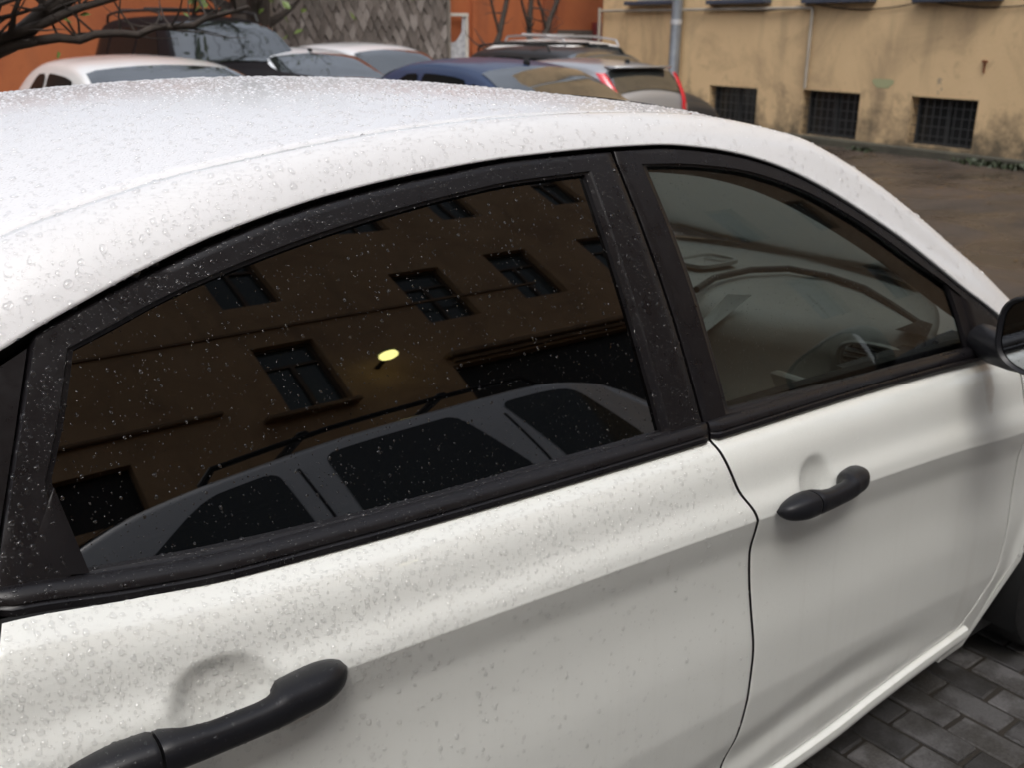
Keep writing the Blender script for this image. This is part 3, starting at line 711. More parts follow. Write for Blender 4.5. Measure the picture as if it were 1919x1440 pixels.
van = parked_car('parked_minivan', 'silver minivan with dark glass, mirrored in the lower half of the rear door window', 'minivan', (3.35, -3.41, 0), R(180), 4.5, 1.84, VAN_T, VAN_B, carpaint('van_silver', (.55, .56, .57)), [(.50, .95, 1.0, .60), (1.08, 1.90, 1.86, 1.24), (2.06, 3.2, 2.35, 2.06)], [('rear_window', .08, .36, -.02), ('windscreen', 2.60, 3.62, .0)], None, extra=both(rails(RUBBER, .7, 2.3, .06), van_details))

# ================================================================== TREES
BARK = noisy('dark_bark', (.022, .017, .014), (.05, .038, .03), 12, .85, .01, 40)
LEAF = mat('spring_leaf', (.10, .15, .03), .5); 
def leaves(parent, centers, n, spread, size, seed):
    q = random.Random(seed); b = MB()
    for k in range(n):
        c = Vector(q.choice(centers))+Vector([q.gauss(0, spread) for _ in range(3)])
        a = Vector([q.uniform(-1, 1) for _ in range(3)]).normalized(); d = a.orthogonal().normalized(); s = size*q.uniform(.6, 1.3)
        b.add([c-a*s, c+d*s*.5+a.cross(d)*s*.12, c+a*s, c-d*s*.5+a.cross(d)*s*.12], [(0, 1, 2, 3)])
    o = b.build('leaves', LEAF, parent, smooth=False, recalc=False); o['kind'] = 'stuff'; return o
def tree(name, label, cat, base, stems, seed, twigs=60, tl=.5, leafn=0, lsize=.04, lspread=.12, group=None):
    q = random.Random(seed); root = thing(name, label, cat, base, 0, group); B = Vector(base)
    tips = []
    for s in stems:
        pts = [Vector(p[:3])-B for p in s]; rad = [p[3] for p in s]
        # smooth the polyline and add slight wander
        fine, fr_ = [], []
        for i in range(len(pts)-1):
            for k in range(4):
                t_ = k/4; fine.append(pts[i].lerp(pts[i+1], t_)+Vector([q.gauss(0, .006) for _ in range(3)])); fr_.append(lerp(rad[i], rad[i+1], t_))
        fine.append(pts[-1]); fr_.append(rad[-1])
        MB().tube(fine, fr_, 10).build('branch' if rad[0] < .05 else 'trunk', BARK, root)
        tips += [(fine[k], fr_[k]) for k in range(len(fine)//3, len(fine))]
    b = MB(); cs = []
    for k in range(twigs):
        p, r = q.choice(tips); d = Vector((q.uniform(-1, 1), q.uniform(-1, 1), q.uniform(-.1, 1.1))).normalized(); l = tl*q.uniform(.3, 1)
        a = p; pp = [a]
        for j in range(4): a = a+d*l/4; d = (d+Vector([q.uniform(-.3, .3) for _ in range(3)])+Vector((0, 0, .08))).normalized(); pp.append(a)
        b.tube(pp, [r*.35, r*.28, r*.2, r*.13, r*.06], 5); cs += pp[2:]
    if twigs: tw = b.build('twigs', BARK, root); tw['kind'] = 'stuff'
    if leafn: leaves(root, cs, leafn, lspread, lsize, seed)
    return root
tree('leaning_tree', 'dark leaning multi-branched tree at the left edge in front of the white saloon', 'tree', (.30, 2.9, 0), [
    [(.30, 2.9, -.05, .09), (.38, 2.75, .8, .075), (.50, 2.6, 1.25, .06), (.66, 2.5, 1.40, .05), (.92, 2.42, 1.50, .034), (1.2, 2.35, 1.72, .028), (1.45, 2.3, 2.1, .02)],
    [(.50, 2.6, 1.25, .035), (.75, 2.45, 1.44, .022), (1.0, 2.36, 1.51, .018), (1.28, 2.30, 1.54, .014), (1.52, 2.2, 1.57, .012), (1.72, 2.1, 1.64, .008)],
    [(.38, 2.75, .9, .05), (.55, 2.5, 1.35, .040), (.70, 2.4, 1.50, .034), (.86, 2.3, 1.62, .030), (1.0, 2.25, 1.8, .024)],
    [(.30, 2.9, .5, .05), (.40, 2.6, 1.35, .036), (.55, 2.5, 1.55, .030), (.75, 2.45, 1.66, .024), (.9, 2.4, 1.85, .02)],
    [(.55, 2.5, 1.36, .022), (.84, 2.4, 1.50, .018), (1.10, 2.32, 1.60, .016), (1.35, 2.3, 1.70, .01)],
], 11, twigs=110, tl=.45, leafn=26, lsize=.022, lspread=.06)
tree('tree', 'thick grey-brown trunk rising behind the black off-road car', 'tree', (6.55, 12.9, 0), [
    [(6.55, 12.9, -.05, .34), (6.55, 12.9, 1.2, .29), (6.6, 12.9, 2.4, .27), (6.5, 12.8, 4.2, .22), (6.3, 12.5, 6.0, .12)],
    [(6.6, 12.9, 2.1, .12), (7.3, 12.8, 2.9, .08), (7.9, 12.6, 3.7, .04)],
    [(6.5, 12.8, 3.2, .12), (5.6, 12.4, 4.2, .08), (4.9, 12.1, 5.0, .04)],
    [(6.5, 12.8, 4.0, .12), (6.9, 12.0, 5.0, .07), (7.3, 11.5, 6.0, .04)]], 5, twigs=160, tl=1.6, leafn=900, lsize=.10, lspread=.35)
tree('leafy_sapling', 'thin sapling with a few pale green leaves before the thick trunk', 'tree', (4.95, 9.2, 0), [
    [(4.95, 12.0, -.05, .03), (4.96, 11.0, 1.7, .02), (4.8, 10.2, 2.2, .012), (4.5, 9.4, 2.1, .006)]], 8, twigs=14, tl=.4, leafn=44, lsize=.10, lspread=.1)
for lab, bx, by, stems in (('bare curved stem nearest the white framed panel', 12.05, 14.2, [(-.15, 1.1), (.05, 1.5), (.25, 2.3), (.3, 3.2)]),
                           ('bare forked stem in the middle of the trio by the orange wall', 12.6, 14.0, [(0, 1.1), (.05, 1.6), (.12, 2.4), (.4, 3.4)]),
                           ('bare slanting stem furthest right by the orange wall', 12.9, 14.1, [(-.1, 1.0), (.25, 1.6), (.6, 2.3), (.9, 3.3)])):
    st = [(bx+stems[0][0]-.1, by, -.05, .075)]+[(bx+a, by, z, .07-.012*i) for i, (a, z) in enumerate(stems)]
    tree('bare_tree', lab, 'tree', (bx, by, 0), [st, [(bx+stems[1][0], by, stems[1][1], .03), (bx+stems[1][0]-.3, by-.1, 2.2, .022), (bx+stems[1][0]-.4, by-.2, 3.0, .01)]], hash(lab[5:9]) % 7 if False else len(lab), twigs=18, tl=1.0, leafn=0, group='bare stems by the orange wall')
q = random.Random(9); b = MB()
for k in range(420):
    x_, y_ = (q.uniform(9, 13.0), q.uniform(1, 9)) if k % 3 else (q.uniform(3.5, 12), q.uniform(-2, 8))
    a = q.uniform(0, 6.28); r_ = q.uniform(.012, .035); z_ = .006+q.uniform(0, .006)
    b.add([(x_+r_*math.cos(a), y_+r_*math.sin(a), z_), (x_-r_*.5*math.sin(a), y_+r_*.5*math.cos(a), z_+.006), (x_-r_*math.cos(a), y_-r_*math.sin(a), z_), (x_+r_*.5*math.sin(a), y_-r_*.5*math.cos(a), z_+.002)], [(0, 1, 2, 3)])
tag(b.build('fallen_leaves', noisy('fallen_leaf', (.20, .12, .035), (.10, .055, .025), 3, .7), smooth=False, recalc=False), 'small yellow brown fallen leaves scattered over the wet yard', 'leaves', kind='stuff')
# weeds along the foot of the ochre wall
WEED = noisy('weed_green', (.018, .026, .010), (.03, .045, .015), 20, .6)
q = random.Random(3); b = MB()
for k in range(420):
    s_ = q.choice([q.gauss(3.6, .5), q.gauss(.7, .12), q.gauss(2.7, .25), q.gauss(3.4, .5)]); off = abs(q.gauss(0, .10))+.10
    px_, py_ = 13.344-.1091*s_-.994*off, 7.518-.994*s_+.1091*off
    h = q.uniform(.02, .075)*(1.5 if s_ > 2.4 else 1); a = q.uniform(0, 6.28); w = q.uniform(.008, .03)
    dx, dy = math.cos(a), math.sin(a); le = q.uniform(.2, .7)*h
    b.add([(px_-dy*w, py_+dx*w, .0), (px_+dy*w, py_-dx*w, .0), (px_+dx*le+dy*w*.8, py_+dy*le-dx*w*.8, h*.8), (px_+dx*le*1.6, py_+dy*le*1.6, h*.7)], [(0, 1, 2), (0, 2, 3)])
tag(b.build('weeds', WEED, smooth=False, recalc=False), 'green weeds growing along the foot of the ochre wall', 'weeds', kind='stuff')

# ================================================================== THE WHITE SALOON IN THE FOREGROUND
car = thing('white_saloon', 'rain beaded white saloon with black door handles filling the foreground', 'car', (0, 0, 0))
def plan(x):
    p = .014*(x-.7)**2
    if x > 2.75: p += .34*(x-2.75)**2
    if x < -.35: p += .30*(x+.35)**2
    return p
def Yu(x, z): return -.785+(z-.945)*.36+.25*(z-.945)**2+plan(x)          # right side glass surface (y)
BELT = [(-1.0, 1.02), (-.5, 1.03), (.136, 1.010), (.257, .993), (.36, .982), (.48, .9765), (.594, .972), (1.151, .957), (1.489, .950), (1.976, .929), (2.4, .895), (3.0, .775), (3.5, .58)]
CRS = [(-1.0, .86), (-.3, .865), (.2, .868), (.5, .858), (.74, .848), (1.05, .832), (1.26, .818), (1.53, .799), (1.857, .771), (2.149, .738), (2.5, .72), (3.5, .62)]
ROCK = [(-1.0, .23), (1.2, .222), (1.55, .228), (1.72, .245), (1.91, .258), (2.09, .263), (3.5, .26)]
LCR = [(-1.0, .30), (.6, .30), (1.25, .312), (1.41, .330), (1.6, .342), (1.75, .334), (1.94, .305), (3.5, .30)]
WC = (.03, 2.62); WZ, AR = .30, .352
def ysurf(x, z):
    """right-hand body side below the glass"""
    b, c, rk, lc = interp(BELT, x), interp(CRS, x), interp(ROCK, x), interp(LCR, x)
    k = 1-sstep(1.55, 2.0, x); k *= sstep(.1, .6, x)                       # sill crease strength
    if z >= c:
        t = (z-c)/(b-c); tab = ((0, .005), (.12, .001), (.35, -.014), (.68, -.026), (.86, -.040), (1, -.0655), (1.3, -.10))
        e = _seg(tab, t)
    else:
        h = c-z
        tab = ((0, .005), (.018, .001), (.070, -.0095), (.13, -.0110), (.26, -.005), (.36, -.006))
        if h < .36: e = _seg(tab, h)
        else: e = -.006-.11*(h-.36)
        dz = z-lc
        e += k*(-.009*(1-sstep(0, .070, dz)) if dz > 0 else -.009*(1-.8*sstep(0, .050, -dz)))
    y = -(.85+e)+plan(x)
    for hx, hz, ra, rb_ in ((.322, .875, .070, .050), (1.376, .822, .058, .066)):      # finger bowls behind the handles
        r = ((x-hx)/ra)**2+((z-hz+.12*(x-hx))/rb_)**2
        if r < 1: w_ = sstep(0, .95, 1-r); y = lerp(y, -.851+.20*(z-hz)+plan(x), w_)+.022*w_
    for wc in WC:                                                           # wheel arch flare
        d = math.hypot(x-wc, z-WZ); y -= .012*math.exp(-((d-AR)/.03)**2) if d > AR-.01 else .012
    return y
def _seg(tab, t):
    """smooth (monotone cubic) interpolation through a fixed table"""
    return interp(_T(tab), t)
_tt = {}
def _T(tab):
    if tab not in _tt: _tt[tab] = list(tab)
    return _tt[tab]
def arch(x, pad=0):
    z = 0
    for wc in WC:
        d = abs(x-wc)
        if d < AR+pad: z = max(z, WZ+math.sqrt((AR+pad)**2-d*d))
    return z
GAP = .0032
VK = (0, .16, .62, 1)
def vmap(x, z0, z1, v):
    a = max(interp(LCR, x), z0+.02); b = max(interp(CRS, x), a+.02); Z = (z0, a, b, z1)
    if b >= z1-.02: return lerp(z0, z1, v)
    for i in range(3):
        if v <= VK[i+1]+1e-9: return lerp(Z[i], Z[i+1], (v-VK[i])/(VK[i+1]-VK[i]))
    return z1
def edge_samples(n):
    s = [k/n for k in range(n+1)]; return sorted(set([0, .004, .012]+s+[.16, .62]+[.988, .996, 1]))
def panel(name, xl, xr, zb, zt, nu, nv, par, mt, side, extra_in=.009):
    U, V = edge_samples(nu), edge_samples(nv)
    rows = []
    for iu, u in enumerate(U):
        r = []
        for iv, v in enumerate(V):
            z = .6
            for _ in range(8):
                x = lerp(xl(z), xr(z), u); z = vmap(x, zb(x), zt(x), v)
            y = ysurf(x, z)
            eu = min(iu, len(U)-1-iu, iv, len(V)-1-iv)
            if eu == 0: y += .0009
            r.append((x, side*-y, z))
        rows.append(r)
    b = MB(); b.grid(rows, flip=side > 0)
    # turned-in edge all round; on doors coloured black as the gap's shade
    per = [rows[i][0] for i in range(len(U))]+[rows[-1][j] for j in range(1, len(V))]+[rows[i][-1] for i in range(len(U)-2, -1, -1)]+[rows[0][j] for j in range(len(V)-2, 0, -1)]
    per.append(per[0])
    o = b.build(name, mt, par, smooth=True)
    MB().grid([per, [(p[0], p[1]-side*extra_in, p[2]) for p in per]]).build('door_edge_shade' if 'door' in name else 'panel_edge', RUBBER if 'door' in name else mt, o, smooth=False)
    return o
def curve(tab):       # x as a function of z through (x,z) points sorted by z
    t = sorted([(z, x) for x, z in tab]); return lambda z: interp(t, z) if t[0][0] <= z <= t[-1][0] else (t[0][1] if z < t[0][0] else t[-1][1])
SB = curve([(1.146, .962), (1.155, .925), (1.172, .880), (1.205, .819), (1.209, .767), (1.229, .641), (1.243, .533), (1.240, .424), (1.221, .319), (1.20, .21)])
SF = curve([(2.125, .935), (2.15, .88), (2.17, .80), (2.180, .697), (2.186, .572), (2.183, .46), (2.168, .37), (2.13, .332), (2.10, .301), (2.045, .262), (2.0, .2)])
SR = curve([(.130, 1.012), (.112, .98), (.10, .93), (.09, .86), (.085, .80), (.10, .72), (.16, .66), (.27, .60), (.345, .52), (.385, .42), (.405, .30), (.41, .2)])
zrk = lambda x: interp(ROCK, x)+.003
zbelt = lambda x: interp(BELT, x)-.001
SIDES = (-1, 1)    # -1 = the side facing us
doors = {}
for sd_ in SIDES:
    n1, n2 = (150, 110) if sd_ < 0 else (40, 30)
    doors['rear', sd_] = panel('rear_door', lambda z: SR(z)+GAP, lambda z: SB(z)-GAP, lambda x: max(zrk(x), .2), zbelt, n1, n2, car, PAINT, sd_)
    doors['front', sd_] = panel('front_door', lambda z: SB(z)+GAP, lambda z: SF(z)-GAP*.9, lambda x: zrk(x), zbelt, n1, n2, car, PAINT, sd_)
    panel('front_fender', lambda z: SF(z)+GAP, lambda z: 3.30, lambda x: max(.19, arch(x)), zbelt, 110, 50, car, PAINT, sd_, .03)
    panel('rear_fender', lambda z: -.70, lambda z: SR(z)-GAP, lambda x: max(.24, arch(x)), zbelt, 60, 50, car, PAINT, sd_, .03)
    # sill panel under the doors
    rows = []
    for k in range(71):
        x = lerp(.38, 2.085, k/70); zt_ = interp(ROCK, x)-.001; zb_ = zt_-.057; y0 = ysurf(x, zt_+.01)
        sec = [(0.020, zt_+.010), (.006, zt_), (-.003, zt_-.0015), (-.0085, zt_-.006), (-.0105, zt_-.020), (-.008, lerp(zt_, zb_, .55)), (.004, lerp(zt_, zb_, .85)), (.016, zb_), (.10, zb_-.005)]
        rows.append([(x, sd_*-(y0+a), z) for a, z in sec])
    MB().grid(rows, flip=sd_ < 0).build('sill_panel', PAINT, car, smooth=True)
    # inner shell closing the door gaps, arch liners
    b = MB()
    b.grid([[(x, sd_*-(ysurf(x, z)+.011), z) for z in [lerp(.24, interp(BELT, x)-.01, k/60) for k in range(61)]] for x in [lerp(.40, 2.22, k/180) for k in range(181)]])
    b.build('inner_shell', DARK, car)
    for wc in WC:
        q_ = MB(); q_.grid([[(wc+(AR+.004)*math.cos(a), sd_*y, WZ+(AR+.004)*math.sin(a)) for y in (.835, .70, .50)] for a in [lerp(-.35, math.pi+.35, k/28) for k in range(29)]])
        q_.grid([[(wc+r*math.cos(a), sd_*.50, WZ+r*math.sin(a)) for r in (0, AR+.004)] for a in [lerp(-.35, math.pi+.35, k/28) for k in range(29)]])
        q_.build('arch_liner', DARK, car)
    # wheels
    for wc in WC:
        pr = [(.195, .02), (.205, .0), (.225, -.006), (.27, -.010), (.292, -.002), (.300, .02), (.300, .16), (.285, .19), (.20, .19)]
        w = MB().lathe([(r, h) for r, h in pr], (0, 0, 0), n=48)
        rd = MB(); rd.lathe([(.197, .012), (.190, .018), (.186, .05), (.17, .09), (.04, .085), (.0, .085)], (0, 0, 0), n=40)
        for k in range(7):
            a = 2*math.pi*k/7+.2; ca, sa = math.cos(a), math.sin(a)
            P = []
            for r_, w_, h_ in ((.03, .035, .02), (.09, .026, .012), (.15, .026, .012), (.19, .034, .016)):
                P.append([(r_*ca-w_*sa, h_+.03, r_*sa+w_*ca), (r_*ca-w_*.8*sa, h_, r_*sa+w_*.8*ca), (r_*ca+w_*.8*sa, h_, r_*sa-w_*.8*ca), (r_*ca+w_*sa, h_+.03, r_*sa-w_*ca)])
            rd.grid(P)
        rd.lathe([(.0, .008), (.035, .01), (.04, .03)], (0, 0, 0), n=20)
        hub = thing.__wrapped__ if False else None
        for q_ in (w, rd):
            q_.v = [(p[0]+wc, (sd_*-1)*(-.800+p[1]) if sd_ > 0 else -.800+p[1], p[2]+WZ) for p in q_.v]
        wo = w.build('wheel', RUBBER, car); rd.build('rim', ALLOY, wo)

# ---- greenhouse: curves in (x, z) on the glass surface
G_RTOP = [(.227, 1.252), (.289, 1.274), (.358, 1.295), (.432, 1.316), (.511, 1.3345), (.595, 1.3495), (.72, 1.365), (.80, 1.372), (.911, 1.3805), (1.103, 1.3825)]
G_RGT = [(.261, 1.233), (.302, 1.2455), (.372, 1.268), (.473, 1.292), (.554, 1.308), (.703, 1.331), (.80, 1.342), (.90, 1.350), (1.037, 1.353)]
G_SEAM = [(1.106, 1.382), (1.116, 1.304), (1.1245, 1.225), (1.133, 1.136), (1.140, 1.040), (1.146, .962)]
G_RGF = [(1.037, 1.353), (1.039, 1.300), (1.042, 1.235), (1.046, 1.149), (1.049, 1.083), (1.052, 1.03), (1.055, .984)]
G_RBOT = [(.222, 1.023), (.325, 1.0125), (.463, 1.003), (.6, .996), (.8, .991), (1.055, .984)]
G_RGR = [(.261, 1.233), (.237, 1.173), (.219, 1.135), (.209, 1.112), (.215, 1.071), (.222, 1.023)]
G_RREAR = [(.225, 1.251), (.202, 1.196), (.172, 1.125), (.150, 1.07), (.131, 1.014)]
G_FTOP = [(1.1115, 1.3828), (1.20, 1.3815), (1.323, 1.3695), (1.40, 1.356), (1.478, 1.336), (1.56, 1.306), (1.636, 1.2705), (1.72, 1.226), (1.805, 1.1785), (1.90, 1.118), (1.99, 1.060), (2.094, .998), (2.15, .935)]
G_FGT = [(1.173, 1.356), (1.24, 1.352), (1.307, 1.345), (1.39, 1.333), (1.463, 1.315), (1.545, 1.289), (1.624, 1.254), (1.71, 1.209), (1.793, 1.160), (1.87, 1.115), (1.939, 1.078)]
G_FGR = [(1.173, 1.356), (1.188, 1.262), (1.198, 1.177), (1.205, 1.085), (1.211, .985)]
G_FBOT = [(1.211, .985), (1.35, .979), (1.496, .971), (1.65, .962), (1.779, .9525), (1.965, .938)]
G_FGF = [(1.939, 1.078), (1.955, 1.01), (1.965, .938)]
def resample(pts, n):
    L_ = [0]
    for a, b in zip(pts, pts[1:]): L_.append(L_[-1]+math.dist(a, b))
    tx, tz = [(l, p[0]) for l, p in zip(L_, pts)], [(l, p[1]) for l, p in zip(L_, pts)]
    keep.append((tx, tz)); return [(interp(tx, L_[-1]*k/n), interp(tz, L_[-1]*k/n)) for k in range(n+1)]
keep = []
def shift(pts, dx, dz): return [(x+dx, z+dz) for x, z in pts]
def loop(top, front, bot, rear, n=(60, 40, 50, 30)):
    """closed loop, clockwise from top-rear: top (rear->front), front (top->bottom), bottom (front->rear), rear (bottom->top)"""
    l = resample(top, n[0])[:-1]+resample(front, n[1])[:-1]+resample(bot[::-1], n[2])[:-1]+resample(rear[::-1], n[3])[:-1]
    return l
def ring(name, outer, inner, par, mt, side, proud=.004, lip_in=.012, lip_out=.02, steps=4):
    def P(p, d): return (p[0], side*-(Yu(p[0], p[1])+d), p[1])
    rows = []
    n = len(outer)
    def mid(a, b, t): return (lerp(a[0], b[0], t), lerp(a[1], b[1], t))
    rows.append([P(mid(o, i, 0), lip_out) for o, i in zip(outer, inner)])
    rows.append([P(mid(o, i, 0), -proud+.0018) for o, i in zip(outer, inner)])
    rows.append([P(mid(o, i, .035), -proud) for o, i in zip(outer, inner)])
    for k in range(1, steps): rows.append([P(mid(o, i, lerp(.035, .88, k/steps)), -proud) for o, i in zip(outer, inner)])
    rows.append([P(mid(o, i, .80), -proud) for o, i in zip(outer, inner)])
    rows.append([P(mid(o, i, .82), -proud+.002) for o, i in zip(outer, inner)])
    rows.append([P(mid(o, i, .84), -proud+.003) for o, i in zip(outer, inner)])
    rows.append([P(mid(o, i, .985), -proud+.0045) for o, i in zip(outer, inner)])
    rows.append([P(mid(o, i, 1), lip_in) for o, i in zip(outer, inner)])
    return MB().grid(rows, cv=True, flip=side > 0).build(name, mt, par)
def fill_between(top, bot, n, m_, par, name, mt, side, off, bulge=0):
    A, B = resample(top, n), resample(bot, n); rows = []
    for a, b in zip(A, B):
        rows.append([(lerp(a[0], b[0], k/m_), side*-(Yu(lerp(a[0], b[0], k/m_), lerp(a[1], b[1], k/m_))+off), lerp(a[1], b[1], k/m_)) for k in range(m_+1)])
    return MB().grid(rows, flip=side < 0).build(name, mt, par, smooth='all')
belt_top = lambda x: interp(BELT, x)+.0245
for sd_ in SIDES:
    dr, df = doors['rear', sd_], doors['front', sd_]
    rbot_o = [(.131, 1.018)]+[(x, interp(BELT, x)+.004) for x in (.3, .5, .7, .9, 1.1)]+[(1.146, .962)]
    ring('window_frame', loop(G_RTOP[:-1]+[(1.103, 1.3822)], shift(G_SEAM, -.0028, 0), rbot_o, G_RREAR), loop(G_RGT, G_RGF, G_RBOT, G_RGR), dr, FRAME, sd_)
    fbot_o = [(1.149, .961)]+[(x, interp(BELT, x)+.004) for x in (1.3, 1.5, 1.7, 1.9)]+[(2.13, .925)]
    ring('window_frame', loop(G_FTOP, [(2.15, .935), (2.13, .925)], fbot_o, shift(G_SEAM, .0028, 0)), loop(G_FGT, G_FGF, G_FBOT, G_FGR), df, FRAME, sd_)
    # panes: rear one strongly tinted
    rt_ = G_RGR[::-1][:-1][:]; 
    fill_between(shift([(.200, 1.115), (.225, 1.165), (.25, 1.235)]+G_RGT[1:]+[(1.050, 1.356)], 0, .004), shift([(.212, 1.015)]+G_RBOT[1:]+[(1.066, .980)], 0, -.008), 70, 24, dr, 'window_glass', GLASS_TINT, sd_, .0085)
    fill_between(shift([(1.165, 1.358)]+G_FGT[1:]+[(1.95, 1.078)], 0, .004), shift([(1.203, .985)]+G_FBOT[1:]+[(1.975, .935)], 0, -.008), 60, 24, df, 'window_glass', GLASS, sd_, .0085)
    # small triangular filler at the rear corner of the rear window
    tri = MB(); A_, B_, C_ = (.2085, 1.110), (.1575, 1.036), (.2225, 1.0225)
    def PP(p, d): return (p[0], sd_*-(Yu(*p)-d), p[1])
    tri.grid([[PP((lerp(A_[0], lerp(B_[0], C_[0], v/6), u/8), lerp(A_[1], lerp(B_[1], C_[1], v/6), u/8)), .0046 if 0 < v < 6 else .0038) for v in range(7)] for u in range(9)])
    tri.build('corner_filler', FRAME, dr)
    # belt mouldings
    for (x0, x1, par, nm) in ((.1325, 1.1445, dr, 'belt_moulding'), (1.1500, 2.135, df, 'belt_moulding')):
        rows = []
        for k in range(91):
            x = lerp(x0, x1, k/90); zb_ = interp(BELT, x); e = 1 if 0 < k < 90 else .5
            y0 = Yu(x, zb_)
            sec = [(.012, .022), (.000, .0235), (-.006*e, .0215), (-.0120*e, .0150), (-.0140*e, .0105), (-.0115*e, .0098), (-.0120*e, .0085), (-.0165*e, .0060), (-.0170*e, -.0010), (-.0140*e, -.0030), (.004, -.0035)]
            rows.append([(x, sd_*-(y0+a), zb_+b_) for a, b_ in sec])
        b = MB(); b.grid(rows, flip=sd_ > 0)
        for r in (rows[0], rows[-1]): b.add(r, [tuple(range(len(r)))])
        b.build(nm, RUBBER if False else FRAME, par)
    # fixed quarter panel behind the rear door
    qt = [(-.12, 1.10), (0, 1.155), (.10, 1.196), (.195, 1.232), (.217, 1.2415)]; qb = [(-.12, 1.015), (0, 1.014), (.06, 1.013), (.10, 1.012), (.123, 1.012)]
    fill_between(qt, qb, 30, 14, car, 'quarter_window', GLASS_TINT if False else FRAME, sd_, .001)
    rows = [[(x, sd_*-(Yu(x, interp(BELT, x))+a), interp(BELT, x)+b_) for a, b_ in ((.01, .012), (-.010, .012), (-.0150, .006), (-.0150, -.001), (0, -.003))] for x in [lerp(-.13, .1285, k/20) for k in range(21)]]
    MB().grid(rows, flip=sd_ > 0).build('belt_moulding', FRAME, car)
    # handles: pull + end cap
    for hx, hz, x0, x1, par in ((.318, .872, .140, .458, dr), (1.397, .836, 1.245, 1.486, df)):
        sl = .0 if hx < 1 else .02      # follows the crease
        ks = 1.0 if hx < 1 else .97
        ax = lambda x: hz-.006+sl*(x-hx)
        L_ = x1-x0
        def section(x, w, h, yo, n=14):
            w *= ks; h *= ks
            z0 = ax(x)-max(0, (.0195*ks-h))*(.75 if x0+.25*L_ < x < x0+.80*L_ else 0); y0 = -(.866)+plan(x)-yo
            se = lambda q: math.copysign(abs(q)**.78, q)
            return [(x, sd_*-(y0+w*se(math.cos(2*math.pi*k/n))), z0+h*se(math.sin(2*math.pi*k/n))) for k in range(n)]
        b = MB(); S = []
        L_ = x1-x0
        capend = x0+.30*L_
        def dims(t):   # t 0 rear .. 1 front : half depth, half height, outward offset
            hh = interp(_T(((0, .002), (.015, .0085), (.06, .0150), (.14, .0195), (.22, .0215), (.30, .0210), (.40, .0185), (.5, .0170), (.62, .0170), (.69, .0180), (.725, .0208), (.82, .0205), (.91, .0185), (.97, .0130), (.992, .007), (1, .002))), t)
            ww = interp(_T(((0, .003), (.02, .010), (.08, .018), (.2, .024), (.30, .024), (.40, .0165), (.5, .0150), (.62, .0148), (.68, .0155), (.735, .025), (.86, .026), (.95, .019), (.99, .008), (1, .003))), t)
            yo = interp(_T(((0, -.004), (.02, .002), (.08, .005), (.2, .008), (.30, .010), (.40, .0175), (.5, .0190), (.62, .0190), (.68, .0180), (.735, .0085), (.86, .003), (.95, -.002), (1, -.006))), t)
            return ww, hh, yo
        for part_, t0, t1 in (('handle_cap', 0, .293), ('door_handle', .303, 1.0)):
            rows = []
            for k in range(35):
                t_ = lerp(t0, t1, k/34); w_, h_, yo = dims(t_)
                if (part_ == 'handle_cap' and k == 34) or (part_ == 'door_handle' and k == 0): w_ *= .94; h_ *= .94
                rows.append(section(lerp(x0, x1, t_), w_, h_, yo, 22))
            b = MB().grid(rows, cv=True); b.f.append(tuple(range(22))); b.f.append(tuple(range(34*22, 35*22)))
            b.build(part_, HANDLE, par)

# ---- roof side rails / pillars, roof, screens
WL = [(-.62, 1.005), (-.5, 1.035), (-.3, 1.085), (-.12, 1.126), (0, 1.170), (.10, 1.211), (.193, 1.247), (.226, 1.2605), (.29, 1.2835), (.362, 1.3075), (.436, 1.3285), (.515, 1.346), (.6, 1.361), (.77, 1.3795), (.913, 1.388), (1.07, 1.3905), (1.2, 1.3885), (1.323, 1.3765), (1.40, 1.3625), (1.478, 1.342), (1.56, 1.312), (1.636, 1.2765), (1.72, 1.232), (1.805, 1.184), (1.90, 1.124), (1.99, 1.066), (2.094, 1.004), (2.20, .935), (2.26, .90)]
RW = [(-.62, .12), (-.2, .11), (.2, .090), (.36, .082), (.6, .058), (1.2, .055), (1.5, .054), (1.8, .052), (2.26, .052)]
RH = [(-.62, .05), (-.2, .075), (.2, .085), (.36, .071), (.6, .055), (.9, .050), (1.2, .048), (1.4, .057), (1.5, .066), (1.62, .083), (1.75, .088), (1.9, .088), (2.05, .084), (2.17, .078), (2.26, .07)]
def rail_pt(x, t):
    zl = interp(WL, x); yl = Yu(x, zl)-.010; w, h = interp(RW, x), interp(RH, x)
    P0, P1, P2, P3 = (yl, zl), (yl+.02*h/.07, zl+.50*h), (yl+w*.50, zl+h*.90), (yl+w, zl+h)
    a = (1-t)**3; b = 3*t*(1-t)**2; c = 3*t*t*(1-t); d = t**3
    return a*P0[0]+b*P1[0]+c*P2[0]+d*P3[0], a*P0[1]+b*P1[1]+c*P2[1]+d*P3[1]
RX0, RX1 = -.13, 1.42
